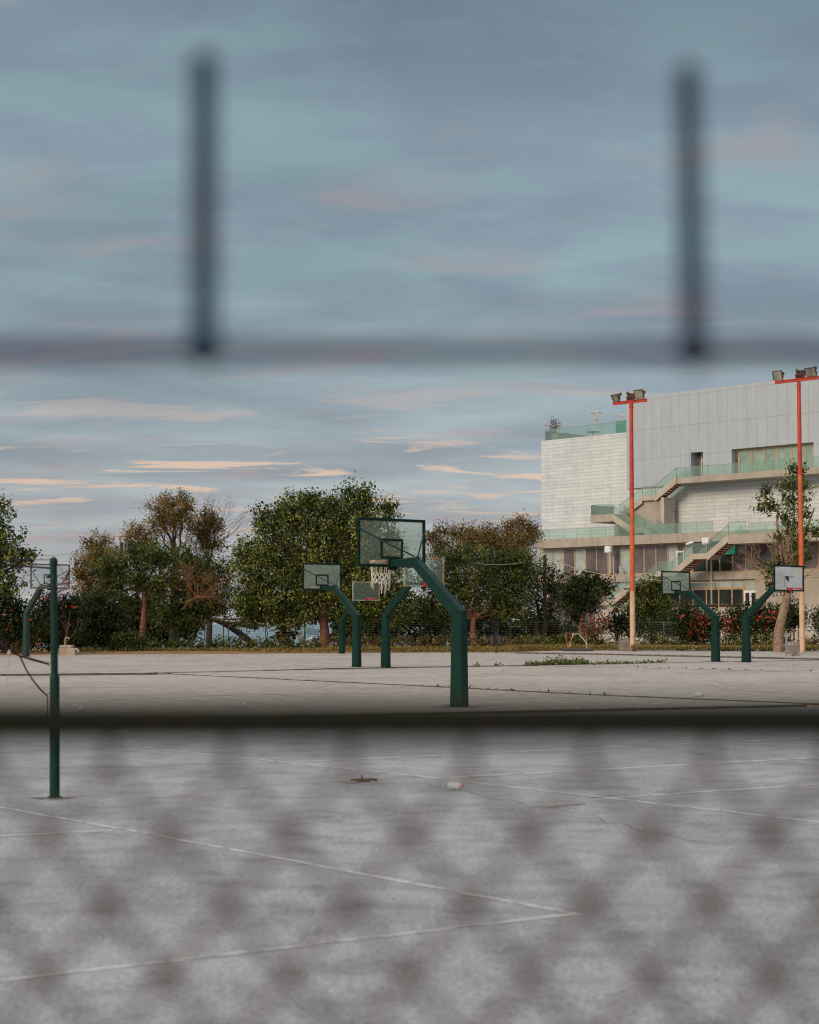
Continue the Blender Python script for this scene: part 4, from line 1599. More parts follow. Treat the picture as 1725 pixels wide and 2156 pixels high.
tree('spreading_tree', 'broad green spreading tree with red brown trunk and dead branches on its right', 'tree', 104, (302, 1358),
     [(230, 1195, 36, 24), (280, 1175, 44, 26), (330, 1180, 50, 30), (385, 1190, 46, 30), (430, 1200, 36, 30), (255, 1225, 40, 24), (320, 1225, 52, 28), (390, 1235, 46, 28), (440, 1240, 38, 34),
      (470, 1215, 24, 34), (225, 1250, 28, 16), (360, 1268, 46, 26), (420, 1280, 46, 26), (270, 1262, 26, 20), (460, 1275, 28, 34), (340, 1300, 42, 20), (380, 1312, 40, 18)],
     23000, .15, M['leaf_mid'], M['bark_red'], .22, 25, clump=.27, per=34, squeeze=.9, fork=(303, 1232), shell=.4, extra=dead_mass)
tree('big_tree', 'biggest dark green tree with pale new leaves, behind the centre hoops', 'tree', 102, (681, 1366),
     [(737, 1038, 11, 18), (742, 1060, 22, 20), (772, 1046, 8, 14), (770, 1066, 18, 18), (715, 1084, 40, 30), (645, 1052, 10, 10), (662, 1056, 8, 12), (700, 1058, 12, 14), (602, 1070, 10, 9), (553, 1085, 9, 8), (820, 1068, 7, 14), (670, 1070, 28, 26), (630, 1062, 24, 18), (590, 1090, 26, 20), (560, 1105, 20, 14), (630, 1100, 46, 30), (775, 1085, 26, 24),
      (815, 1085, 11, 22), (830, 1140, 14, 30), (580, 1125, 46, 26), (545, 1160, 42, 34), (520, 1190, 30, 34), (600, 1170, 60, 44), (690, 1130, 62, 46), (760, 1130, 54, 46), (800, 1180, 40, 60),
      (670, 1200, 70, 50), (740, 1210, 64, 56), (560, 1220, 50, 44), (520, 1250, 36, 40), (620, 1240, 58, 44), (560, 1280, 50, 34), (660, 1270, 60, 40), (740, 1275, 60, 44), (800, 1260, 46, 50), (840, 1230, 24, 40),
      (620, 1305, 40, 20), (530, 1300, 34, 22), (845, 1290, 28, 30)],
     50000, .165, M['leaf_green'], M['bark_red'], .30, 26, clump=.30, per=40, fork=(684, 1262), shell=.5, inner=.22, squeeze=.86)
tree('olive_tree', 'olive brown feathery crowns rising behind the forked tan trunk tree', 'tree', 112, (1045, 1366),
     [(912, 1130, 13, 10), (938, 1118, 16, 11), (962, 1126, 14, 12), (985, 1116, 13, 10), (1000, 1130, 16, 12), (1028, 1124, 18, 13), (1050, 1138, 26, 18), (1074, 1114, 15, 14), (1100, 1102, 17, 12), (1122, 1118, 12, 18), (1100, 1136, 36, 22),
      (1000, 1145, 44, 20), (1070, 1165, 50, 26), (930, 1148, 24, 18)],
     15000, .135, M['leaf_olive'], M['bark_dark'], .16, 27, clump=.22, per=26, fork=(1035, 1215), shell=.2, thin=.6, fill=.5, inner=.1)
tree('forked_tree', 'dense dark green tree with forked tan trunk, over the two bins', 'tree', 104, (1001, 1366),
     [(940, 1178, 40, 26), (1000, 1180, 56, 28), (1060, 1192, 50, 30), (1100, 1195, 34, 34), (950, 1215, 44, 34), (1020, 1225, 60, 36), (1085, 1240, 40, 40), (1045, 1262, 50, 30), (920, 1250, 34, 40), (1070, 1285, 40, 24), (925, 1290, 40, 26), (975, 1255, 36, 26)],
     21000, .145, M['leaf_hedge'], M['bark_red'], .19, 28, clump=.27, per=30, fork=(998, 1300), shell=.35, thin=.8)
tree('wispy_tree', 'dark feathery tree behind the brown utility pole', 'tree', 114, (1125, 1360),
     [(1130, 1205, 24, 20), (1165, 1215, 26, 22), (1120, 1240, 36, 28), (1170, 1250, 36, 30), (1130, 1280, 36, 28), (1180, 1285, 24, 22), (1205, 1220, 12, 12)],
     5200, .15, M['leaf_deep'], M['bark_dark'], .14, 29, clump=.26, per=14, fork=(1135, 1290), shell=.3, inner=.12)
tree('drooping_tree', 'dark drooping tree hanging over the rusty frame, before the stairs', 'tree', 104, (1221, 1352),
     [(1232, 1222, 24, 12), (1262, 1230, 20, 12), (1280, 1242, 10, 14), (1210, 1235, 26, 16), (1240, 1250, 24, 20), (1205, 1262, 30, 18), (1245, 1275, 14, 16), (1222, 1285, 22, 16), (1190, 1252, 16, 14), (1212, 1303, 10, 12)],
     5000, .17, M['leaf_deep'], M['bark_grey'], .10, 30, clump=.17, per=16, inner=.15, fork=(1222, 1300), shell=.3, trunk_px=[(1224, 1335), (1221, 1318)])
tree('cypress_bush', 'tall bushy shrub growing against the stair beside the left mast', 'shrub', 110, (1375, 1352),
     [(1365, 1235, 14, 20), (1380, 1255, 26, 24), (1355, 1265, 22, 22), (1395, 1280, 24, 22), (1365, 1290, 36, 24), (1345, 1300, 30, 20), (1400, 1305, 26, 22), (1340, 1240, 5, 12), (1390, 1232, 8, 10)],
     5600, .20, M['leaf_hedge'], M['bark_dark'], .08, 31, clump=.24, per=16, fork=(1374, 1315), shell=.3)


def bare_right(t, rng):
    mb = MB()
    f = at(1655, 1240, 93)
    for px, py in ((1590, 1130), (1610, 1120), (1640, 1105), (1700, 1110), (1715, 1130), (1600, 1180), (1580, 1200), (1720, 1170), (1740, 1150), (1690, 1080), (1650, 1080)):
        twiggy(mb, f, at(px, py, 93 + rng.uniform(-1, 1)) - f, 1.35, .055, 4, rng, .33, kids=(2, 3))
    mb.build('bare_branches', M['twig'], t)
    mb = MB()
    for pts in (((1655, 1240), (1645, 1170), (1636, 1100), (1640, 1060)), ((1658, 1238), (1668, 1150), (1672, 1080), (1668, 1010)), ((1660, 1238), (1678, 1170), (1700, 1110), (1715, 1070))):
        mb.path([at(x, y, 93) for x, y in pts], [.13, .09, .07, .04], 7)
    mb.build('limbs', M['bark_grey'], t)


tree('leaning_tree', 'half dead tree with leaning pale trunk and bare branches beside the right mast', 'tree', 93, (1640, 1358),
     [(1675, 995, 16, 18), (1660, 1022, 22, 16), (1690, 1035, 20, 24), (1668, 1055, 20, 20), (1612, 1040, 16, 14), (1625, 1070, 20, 14), (1605, 1068, 10, 10), (1662, 1095, 16, 22), (1690, 1085, 14, 22), (1640, 1180, 24, 20),
      (1625, 1205, 20, 18), (1670, 1150, 22, 34), (1690, 1170, 14, 26), (1600, 1190, 14, 10), (1640, 1130, 10, 14), (1628, 1235, 12, 14), (1680, 1120, 22, 18), (1720, 1120, 10, 14), (1646, 1225, 18, 20)],
     4700, .17, M['leaf_green'], M['bark_grey'], .27, 32, clump=.16, per=13, fork=(1661, 1238), shell=.2, inner=.08, fill=.5,
     trunk_px=[(1640, 1330), (1648, 1295), (1656, 1262)], limbs=False, extra=bare_right, zb=.2)


# ------------------------------------------------------------------ shrubs, hedge, weeds


def shrub(name, label, Y, lobes, count, leaf, mat, seed, group=None, cat='shrub', blooms=(), dead=(), clump=.22, per=16, zb=.05, shell=.3):
    rg = np.random.default_rng(seed)
    rng = random.Random(seed)
    cx = sum(l[0] for l in lobes) / len(lobes)
    b = at(cx, 1365, Y)
    b.z = zb
    t = thing(name, label, cat, b, group=group)
    cs, ts = lobes_to_leaves(lobes, Y, count, clump, per, rg, shell, .6)
    keep = cs[:, 2] > zb
    leaf_object('foliage', cs[keep], leaf, mat, t, seed, tint=ts[keep])
    mb = MB()
    for l in lobes:
        c = at(l[0], l[1], Y)
        q = Vector((c.x + rng.uniform(-.2, .2), c.y, zb - .3))
        limb(mb, q, c, .04, .015, rng, seg=4, n=5)
    mb.build('stems', M['bark_dark'], t)
    if blooms:
        mb = MB()
        for (px, py) in blooms:
            c = at(px, py, Y - .75 - rng.random() * .35)
            for k in range(5):
                d = Vector((rng.gauss(0, 1), rng.gauss(-.6, .6), rng.gauss(.2, .8))).normalized()
                mb.tube(c, c + d * .075, .014, .036, 6)
        mb.build('blossoms', M['bloom'], t)
    if dead:
        cs = []
        for (px, py, r_, n_) in dead:
            c = np.array(at(px, py, Y - .6))
            n_ = int(n_ * .55)
            cs.append(c + rg.normal(size=(n_, 3)) * np.array([r_ * .55, r_ * .4, r_]) * Y / FPX)
        leaf_object('dead_leaves', np.concatenate(cs), leaf * 1.1, M['leaf_red'], t, seed + 1)
    return t


rb = random.Random(3)
shrub('trumpet_vine', 'dark trumpet vine with scattered red flowers at the left edge', 92,
      [(-30, 1290, 40, 40), (15, 1290, 34, 38), (40, 1305, 34, 36), (10, 1330, 40, 22), (70, 1320, 34, 26), (25, 1270, 12, 14)], 6000, .19, M['leaf_deep'], 41,
      blooms=[(24, 1285), (20, 1311), (65, 1305), (14, 1325), (8, 1296), (41, 1255), (80, 1263), (81, 1392 - 35)], group='red flowering vines')
shrub('trumpet_vine', 'flowering vine with rusty dead leaves behind the volleyball post', 94,
      [(100, 1275, 20, 26), (130, 1290, 30, 34), (100, 1305, 34, 30), (150, 1295, 24, 34), (135, 1330, 40, 20), (155, 1270, 12, 16), (100, 1335, 30, 16)], 5600, .19, M['leaf_deep'], 42,
      blooms=[(96, 1262), (91, 1255), (124, 1263), (129, 1281), (133, 1252), (139, 1278), (152, 1278), (157, 1280), (159, 1278), (86, 1333), (99, 1313), (143, 1314)],
      dead=[(67, 1333, 9, 60), (78, 1332, 8, 50), (119, 1330, 9, 70), (80, 1346, 5, 30)], group='red flowering vines')
shrub('dark_shrub', 'big dark green shrub behind the concrete water tap block', 98,
      [(195, 1285, 40, 30), (220, 1310, 36, 36), (180, 1320, 34, 34), (240, 1330, 30, 30), (205, 1345, 44, 16), (165, 1340, 26, 22), (235, 1285, 20, 20)], 6800, .22, M['leaf_deep'], 43, cat='shrub')
shrub('round_bush', 'rounded light green bush in front of the spreading tree', 97,
      [(262, 1352, 26, 18), (285, 1350, 24, 18), (300, 1362, 24, 10), (245, 1363, 14, 10)], 2600, .15, M['leaf_hedge'], 44, clump=.14)
shrub('dry_bush', 'low dry bush at the far left beside the pole of the brown framed hoop', 92,
      [(20, 1360, 22, 14), (38, 1364, 16, 12), (4, 1366, 16, 10)], 1200, .13, M['leaf_dry'], 45, clump=.12)
shrub('red_shrub', 'dead rust red shrub left of the left floodlight mast', 103,
      [(1240, 1322, 20, 12, .25), (1265, 1330, 14, 12, .25)], 260, .17, M['leaf_hedge'], 46, dead=[(1236, 1315, 14, 110), (1250, 1310, 10, 80), (1258, 1322, 10, 70), (1270, 1304, 8, 50), (1280, 1312, 8, 40), (1246, 1335, 8, 60), (1262, 1300, 6, 30), (1228, 1322, 8, 40)])
shrub('climbing_vine', 'red flowering vine with dead leaves left of the pair of hoops', 99,
      [(1440, 1300, 22, 20), (1465, 1310, 30, 24), (1435, 1325, 24, 18), (1500, 1310, 20, 20), (1480, 1330, 34, 16), (1450, 1290, 14, 10)], 4600, .18, M['leaf_deep'], 47,
      blooms=[(1435, 1299), (1439, 1297), (1433, 1301)], dead=[(1467, 1292, 6, 40), (1475, 1305, 8, 60), (1488, 1308, 8, 60), (1455, 1314, 6, 40), (1466, 1322, 7, 50), (1452, 1332, 6, 40), (1478, 1335, 7, 40)], group='red flowering vines')
shrub('climbing_vine', 'dark vine full of scarlet flowers between the hoop and the leaning tree', 99,
      [(1550, 1305, 26, 22), (1590, 1300, 24, 20), (1620, 1298, 26, 18), (1560, 1325, 30, 18), (1610, 1322, 34, 20), (1640, 1310, 20, 24)], 5400, .18, M['leaf_deep'], 48,
      blooms=[(1549, 1296), (1549, 1303), (1576, 1288), (1607, 1290), (1620, 1288), (1629, 1289), (1633, 1292), (1631, 1289), (1602, 1298), (1617, 1300), (1620, 1300), (1612, 1300), (1632, 1303), (1645, 1313), (1618, 1310), (1630, 1300), (1628, 1292), (1600, 1299), (1596, 1306)],
      dead=[(1530, 1305, 8, 60), (1538, 1318, 8, 60), (1528, 1330, 6, 40), (1614, 1325, 8, 50), (1558, 1324, 5, 30)], group='red flowering vines')
shrub('dark_shrub', 'dark rounded shrub between the leaning tree and right mast', 100, [(1665, 1292, 18, 18), (1660, 1305, 22, 16), (1678, 1300, 12, 16)], 1600, .18, M['leaf_deep'], 49)
shrub('dark_shrub', 'dark shrub cut off by the right edge of the photo', 92, [(1726, 1305, 12, 20), (1730, 1320, 12, 14), (1745, 1310, 20, 20)], 900, .18, M['leaf_deep'], 50)
shrub('dark_shrub', 'dark leafy shrubs in the shade behind the left mast', 106, [(1300, 1318, 30, 16), (1330, 1322, 36, 18), (1380, 1325, 40, 18), (1410, 1315, 18, 22), (1300, 1300, 16, 14)], 3600, .19, M['leaf_deep'], 51)
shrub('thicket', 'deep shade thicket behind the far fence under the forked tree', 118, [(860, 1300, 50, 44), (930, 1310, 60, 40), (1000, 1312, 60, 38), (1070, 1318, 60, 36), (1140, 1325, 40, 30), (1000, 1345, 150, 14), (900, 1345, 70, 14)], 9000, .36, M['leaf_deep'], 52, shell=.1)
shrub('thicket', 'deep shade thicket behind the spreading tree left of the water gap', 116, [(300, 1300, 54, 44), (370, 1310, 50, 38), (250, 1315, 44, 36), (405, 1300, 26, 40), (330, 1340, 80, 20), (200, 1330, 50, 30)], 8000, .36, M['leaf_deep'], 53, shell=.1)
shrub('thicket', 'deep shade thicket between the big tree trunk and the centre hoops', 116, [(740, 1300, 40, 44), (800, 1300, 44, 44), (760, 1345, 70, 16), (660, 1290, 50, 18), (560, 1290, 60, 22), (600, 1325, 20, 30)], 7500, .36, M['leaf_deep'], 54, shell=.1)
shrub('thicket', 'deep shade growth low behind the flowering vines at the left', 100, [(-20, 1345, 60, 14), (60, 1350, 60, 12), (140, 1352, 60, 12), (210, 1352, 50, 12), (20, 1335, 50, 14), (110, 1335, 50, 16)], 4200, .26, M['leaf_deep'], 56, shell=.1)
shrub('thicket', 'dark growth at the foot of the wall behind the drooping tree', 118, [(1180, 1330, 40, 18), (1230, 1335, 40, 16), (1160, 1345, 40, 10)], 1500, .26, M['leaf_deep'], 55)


def hedge(label, xs, Y, top, seed, mat, leaf=.15, n=2200, cat='hedge'):
    rng = random.Random(seed)
    lobes = []
    x = xs[0]
    while x < xs[1]:
        w = rng.uniform(14, 26)
        tp = top + rng.uniform(-5, 5)
        lobes.append((x + w / 2, (tp + 1372) / 2, w * .75, (1372 - tp) / 2 * 1.05))
        x += w
    return shrub('hedge', label, Y, lobes, n, leaf, mat, seed, 'low hedges along the court edge', cat, clump=.13, per=14)


hedge('low ragged hedge from the round bush to the water gap', (310, 470), 98, 1350, 61, M['leaf_hedge'])
hedge('low dark hedge under the water gap and the big tree', (470, 660), 98.5, 1350, 62, M['leaf_hedge'], n=2600)
hedge('patchy dry hedge between the big trunk and the olive topped tree', (700, 985), 100, 1346, 63, M['leaf_dry'], n=3600)
hedge('mixed flowering weeds behind the two bins', (1010, 1110), 101, 1344, 64, M['leaf_dry'], n=1700)
hedge('green clipped hedge behind the rusty frame', (1100, 1300), 102, 1342, 65, M['leaf_hedge'], n=3600)
hedge('green hedge between the left mast and the hoops', (1345, 1500), 101, 1340, 66, M['leaf_hedge'], n=3000)
hedge('green hedge from the pair of hoops to the leaning tree', (1510, 1640), 98, 1338, 67, M['leaf_hedge'], n=2600)
hedge('dry growth behind the right goal and mast', (1640, 1760), 99, 1345, 68, M['leaf_dry'], n=1500)

# verge grass: one mass nobody could count
rg = np.random.default_rng(70)
cs = []
for (x0, x1, y0, y1, Y, n) in ((-60, 240, 1372, 1383, 93, 1500), (160, 700, 1364, 1378, 97.0, 5200), (690, 1090, 1361, 1375, 98.5, 5600), (1060, 1330, 1355, 1372, 100, 5200), (1330, 1760, 1348, 1367, 97, 8000)):
    px = rg.uniform(x0, x1, n)
    py = rg.uniform(y0, y1, n)
    YY = Y + rg.uniform(-1.0, 2.2, n)
    for a, b, c in zip(px, py, YY):
        p = at(a, b, c)
        cs.append((p.x, p.y, max(.05, min(p.z, .50))))
o = leaf_object('verge_grass', cs, .22, M['grass'], None, 70, up=-.1, aspect=.22)
tag(o, 'dry green grass along the far edge of the courts', 'grass', kind='stuff')
# bank of earth
mb = MB()
e = [gp(-700, 1383, Z4), gp(0, 1379.5, Z4), gp(842, 1374.5, Z4), gp(1085, 1370.5, Z4), gp(1320, 1366, Z4), gp(1725, 1361, Z4), gp(2400, 1358, Z4)]
lo = [Vector((p.x, p.y - .6, .06)) for p in e]
hi = [Vector((p.x, p.y + 3.5, .24)) for p in e]
hi2 = [Vector((p.x * 1.3, p.y + 16, .1)) for p in e]
for k in range(len(e) - 1):
    mb.poly([lo[k], lo[k + 1], hi[k + 1], hi[k]])
    mb.poly([hi[k], hi[k + 1], hi2[k + 1], hi2[k]])
struct(mb.build('earth_bank', M['earth'], origin=(0, 0, 0)))
# weeds in the joints
cs = []
for (x0, x1, y0, y1, n, h) in ((1110, 1240, 1400, 1397.5, 560, .13), (1240, 1400, 1398.5, 1394.5, 240, .09), (1150, 1225, 1399, 1397, 240, .26), (1000, 1012, 1402, 1402, 16, .12), (1040, 1050, 1401, 1401, 14, .10), (1316, 1720, 1405, 1415, 40, .05), (900, 1290, 1444, 1463, 22, .04)):
    for k in range(n):
        t_ = rg.random()
        p = gp(x0 + (x1 - x0) * t_, y0 + (y1 - y0) * t_, Z4 if y0 < 1403 else Z2)
        cs.append((p.x + rg.normal(0, .08), p.y + rg.normal(-.15, .15), p.z + abs(rg.normal(0, h * .55))))
o = leaf_object('joint_weeds', cs, .15, M['leaf_mid'], None, 71, up=0, aspect=.35)
tag(o, 'low weeds sprouting in the joints between court slabs', 'weeds', kind='stuff')

# ------------------------------------------------------------------ far fence, poles, cables
t = thing('boundary_fence', 'green wire fence with leaning posts behind the hedges', 'fence', at(1000, 1345, 108))
yf = 107.0
fx = [430, 470, 520, 560, 640, 700, 768, 838, 887, 950, 1021, 1048, 1075, 1109, 1149, 1185, 1220, 1297, 1366, 1398, 1432, 1470]
for i, x in enumerate(fx):
    mb = MB()
    lean = ((i * 37) % 7 - 3) * .8
    y = yf - max(0, (x - 1250)) * .012
    mb.tube(at(x + 1, 1352, y), at(x - lean, 1308, y), .032, n=6)
    mb.build('post', M['far_green'], t)
mb = MB()
mb.path([at(x, 1310, yf - max(0, (x - 1250)) * .012) for x in fx], .018, 5)
mb.build('top_rail', M['far_green'], t)
mb = MB()
for k in range(7):
    mb.path([at(x, 1315 + 5 * k, yf - max(0, (x - 1250)) * .012) for x in fx], .006, 3)
mb.build('wires', M['steel'], t)


def spiked(mb, x0, x1, py, Y, n):
    for k in range(n + 1):
        x = x0 + (x1 - x0) * k / n
        mb.tube(at(x, py + 10, Y), at(x, py, Y), .02, n=4)
    mb.tube(at(x0, py + 6, Y), at(x1, py + 6, Y), .025, n=4)
    mb.tube(at(x0, py + 25, Y), at(x1, py + 25, Y), .025, n=4)


mb = MB()
spiked(mb, 1075, 1130, 1300, 112, 6)
spiked(mb, 1300, 1480, 1301, 112, 22)
spiked(mb, 1690, 1760, 1302, 112, 9)
for x in (1075, 1130, 1300, 1390, 1480, 1690, 1760):
    mb.tube(at(x, 1350, 112), at(x, 1299, 112), .04, n=5)
o = mb.build('iron_fence', M['bark_dark'])
tag(o, 'dark iron fence topped with short spikes behind the green wire fence', 'fence')

pu = at(1147, 1348, 105)
pu.z = .1
mb = MB()
mb.tube(pu, at(1147.5, 1168, 105), .13, .10, 10)
mb.tube(at(1144, 1173, 104.9), at(1151, 1173, 104.9), .04, n=6)
o = mb.build('utility_pole', M['wood_pole'])
tag(o, 'dark brown wooden utility pole beside the wispy tree', 'utility pole')
pl = at(255, 1350, 108)
pl.z = .1
mb = MB()
mb.tube(pl, at(256.5, 1143, 108), .13, .10, 10)
mb.tube(at(253, 1148, 107.9), at(259, 1148, 107.9), .035, n=6)
o = mb.build('utility_pole', M['wood_pole'])
tag(o, 'brown wooden pole rising left of the spreading tree', 'utility pole')


def cable(a, b, Ya, Yb, sag, r, mat, label):
    mb = MB()
    A, B = at(*a, Ya), at(*b, Yb)
    pts = [A.lerp(B, k / 14) - Vector((0, 0, sag * 4 * (k / 14) * (1 - k / 14))) for k in range(15)]
    mb.path(pts, r, 5)
    o = mb.build('cable', mat)
    tag(o, label, 'cable')


cable((1147, 1172), (1000, 1186), 105, 98, .25, .018, M['cable'], 'pale cable running left from the utility pole into the trees')
cable((1147, 1172), (1332, 1214), 105, 98.5, .3, .018, M['cable'], 'thin cable from the utility pole to the left floodlight mast')
cable((1332, 1214), (1690, 1206), 98, 92, .45, .018, M['cable'], 'thin cable slung between the two floodlight masts')
cable((256.5, 1147), (60, 1170), 108, 100, .2, .016, M['cable'], 'thin cable running left from the wooden pole to the leafy tree')

# ------------------------------------------------------------------ small things along the far edge
# water tap block
b = at(140.5, 1379.3, 89)
b.z = Z4
t = thing('water_tap_block', 'stained concrete block with a water tap and pipe at the court edge', 'water tap', b)
k = 89 / FPX
mb = MB()
w, h = 34 * k, 15 * k
mb.box(b.x - w * .5, b.x + w * .5, b.y, b.y + .9, b.z - .3, b.z + h)
mb.box(b.x - w * .47, b.x + w * .28, b.y + .05, b.y + .85, b.z + h + .002, b.z + h + 6 * k)
mb.build('block', M['basin'], t, bevel=.03)
mb = MB()
tp = b + Vector((-.17, .4, h + 6 * k))
mb.path([tp, tp + Vector((0, 0, 14 * k)), tp + Vector((.03, 0, 15.5 * k)), tp + Vector((.2, -.05, 15.5 * k)), tp + Vector((.23, -.05, 12.5 * k))], .028, 7)
mb.tube(tp + Vector((.08, 0, 15.8 * k)), tp + Vector((.08, 0, 17.5 * k)), .02, n=6)
mb.build('tap', M['cable'], t)
mb = MB()
mb.tube(b + Vector((w * .48, .3, h - .02)), b + Vector((w * .72, .2, h - 6.5 * k)), .03, n=7)
mb.build('drain_pipe', M['white_frame'], t)
mb = MB()
rng = random.Random(9)
for q in range(3):
    twiggy(mb, at(140, 1352, 93), Vector((rng.gauss(0, .3), rng.gauss(0, .2), 1)), .75, .018, 3, rng, .4)
sap = thing('sapling', 'thin bare sapling standing behind the water tap block', 'young tree', Vector((at(140, 1352, 93).x, 93, .1)))
mb.tube((at(140, 1352, 93).x, 93, .1), at(140, 1352, 93), .02, .018, 6)
mb.build('stem', M['twig'], sap)
cs = np.array(at(138, 1328, 93)) + np.random.default_rng(4).normal(size=(60, 3)) * np.array([.32, .2, .32])
leaf_object('leaves', cs, .10, M['leaf_dry'], sap, 4)

# grey cabinet beside the left mast
b = gp(1317, 1370.5, ZP)
t = thing('utility_cabinet', 'mauve grey metal cabinet at the foot of the left mast', 'cabinet', b)
k = b.y / FPX
mb = MB()
mb.box(b.x - 12 * k, b.x + 12 * k, b.y, b.y + .5, b.z, b.z + 24 * k)
mb.box(b.x - 12.6 * k, b.x + 12.6 * k, b.y - .02, b.y + .52, b.z + 24 * k + .002, b.z + 25 * k)
mb.build('case', M['box_grey'], t, bevel=.01)
for sx in (-1, 1):
    mb = MB()
    mb.box(b.x + sx * 6 * k - 5.4 * k, b.x + sx * 6 * k + 5.4 * k, b.y - .016, b.y - .002, b.z + 1.5 * k, b.z + 22.5 * k)
    d = mb.build('door', M['box_grey'], t)
    mb = MB()
    mb.tube((b.x + sx * 1.5 * k, b.y - .04, b.z + 12 * k), (b.x + sx * 1.5 * k, b.y - .018, b.z + 12 * k), .02, n=6)
    mb.build('handle', M['black_iron'], d)
# cabinet with switches beside the right mast
b = gp(1670, 1377, ZP)
k = b.y / FPX
t = thing('switch_cabinet', 'rusty brown switch box on the platform beside the right mast', 'cabinet', b)
mb = MB()
mb.box(b.x - 13 * k, b.x + 13 * k, b.y, b.y + .45, b.z, b.z + 26 * k)
mb.build('case', M['box_grey'], t, bevel=.01)
mb = MB()
for q in (-9, -6.5, -1.5, 7):
    mb.box(b.x + q * k - .028, b.x + q * k + .028, b.y - .012, b.y - .002, b.z + 20 * k, b.z + 21.8 * k)
mb.build('labels', M['white_frame'], t)

# weeds at the foot of the masts
for (px, py, w_, n_, lab, seed, mt) in ((1334, 1369, 9, 150, 'dry grass tuft at the foot of the left mast', 81, 'leaf_dry'), (1693, 1369, 20, 260, 'weedy tuft around the foot of the right mast', 82, 'leaf_hedge'), (1672, 1384, 12, 110, 'dry tumbled twigs in front of the switch box', 83, 'leaf_dry')):
    b = gp(px, py + 2, ZP if seed != 83 else Z3)
    kk = b.y / FPX
    rg2 = np.random.default_rng(seed)
    c = np.array(b) + np.abs(rg2.normal(size=(n_, 3))) * np.array([0, 0, 6 * kk]) + rg2.normal(size=(n_, 3)) * np.array([w_ * .45 * kk, .2, 0])
    c[:, 1] -= .25
    o = thing('weed_tuft', lab, 'weeds', b)
    leaf_object('foliage', c, .16, M[mt], o, seed, up=-.1, aspect=.25)

# broken frames (small goals)
b = gp(1215, 1370.5, ZP)
Yg = b.y
t = thing('broken_goal', 'collapsed rusty goal frame with white straps beside the drooping tree', 'goal', b)
mb = MB()
mb.path([at(1198, 1369, Yg), at(1193.5, 1350, Yg), at(1190.5, 1336, Yg)], .035, 7)
mb.path([at(1195, 1368, Yg - .4), at(1203, 1347, Yg - .2), at(1208, 1337, Yg)], .03, 7)
mb.path([at(1239, 1369, Yg), at(1235.5, 1352, Yg), at(1234, 1336, Yg)], .035, 7)
mb.path([at(1232, 1368, Yg + .4), at(1234, 1350, Yg + .2), at(1228, 1337, Yg)], .028, 7)
mb.build('uprights', M['rust_frame'], t)
mb = MB()
mb.path([at(1189, 1333.5, Yg), at(1235, 1333.5, Yg)], .032, 7)
mb.build('crossbar', M['shed'], t)
mb = MB()
mb.path([at(1207, 1336, Yg - .06), at(1203, 1346, Yg - .06), at(1200, 1362, Yg - .06)], [.03, .025, .02], 5)
mb.path([at(1219, 1335, Yg - .06), at(1228, 1345, Yg - .06), at(1235, 1354, Yg - .06)], [.022, .035, .022], 5)
mb.path([at(1204, 1335.5, Yg - .05), at(1218, 1334.5, Yg - .05)], .022, 5)
mb.path([at(1236, 1353, Yg - .06), at(1235, 1360, Yg - .06), at(1238, 1368, Yg - .06)], .025, 5)
mb.build('straps', M['tarp_white'], t)
mb = MB()
rng = random.Random(2)
for q in range(16):
    c = gp(1190 + 50 * q / 15, 1371, ZP)
    mb.ball((c.x, c.y - .1, ZP + .05), .12 + rng.random() * .06, 7, 5, (1.4, 1, .7))
mb.build('fallen_net', M['black_iron'], t)
b = gp(1655, 1368, ZP)
Yg = b.y
t = thing('small_goal', 'small rusty goal frame in the grass beside the leaning tree', 'goal', b)
mb = MB()
mb.path([at(1638, 1362, Yg), at(1639, 1345, Yg), at(1640, 1327, Yg)], .05, 7)
mb.path([at(1672, 1348, Yg + 1), at(1672, 1328, Yg)], .05, 7)
mb.build('uprights', M['rust_frame'], t)
mb = MB()
mb.path([at(1637, 1327.5, Yg), at(1675, 1327, Yg)], .045, 7)
mb.build('crossbar', M['bark_grey'], t)
mb = MB()
mb.path([at(1640, 1330, Yg), at(1650, 1333, Yg), at(1662, 1332, Yg), at(1672, 1329, Yg)], .03, 6)
mb.build('net_roll', M['twig'], t)
b = gp(1655, 1387, Z3)
mb = MB()
mb.tube(b, at(1656, 1330, b.y), .045, .04, 8)
mb.tube(at(1650, 1358, b.y), at(1655, 1362, b.y), .05, n=6)
mb.tube(b, b + Vector((0, 0, .03)), .12, n=10)
o = mb.build('steel_post', M['steel'])
tag(o, 'thin grey steel post in front of the small rusty goal', 'post')
b = gp(1649, 1366, ZP)
kk = b.y / FPX
mb = MB()
mb.hexa([(b.x - 7 * kk, b.y, b.z), (b.x + 6 * kk, b.y, b.z), (b.x + 6 * kk, b.y + .4, b.z), (b.x - 7 * kk, b.y + .4, b.z),
         (b.x - 8 * kk, b.y, b.z + 24 * kk), (b.x + 7 * kk, b.y, b.z + 24 * kk), (b.x + 7 * kk, b.y + .4, b.z + 24 * kk), (b.x - 8 * kk, b.y + .4, b.z + 24 * kk)])
mb.box(b.x - 8.6 * kk, b.x + 7.6 * kk, b.y - .02, b.y + .42, b.z + 24 * kk + .001, b.z + 25.5 * kk)
o = mb.build('black_bin', M['black_iron'], bevel=.02)
tag(o, 'black bin standing inside the small rusty goal', 'bin')

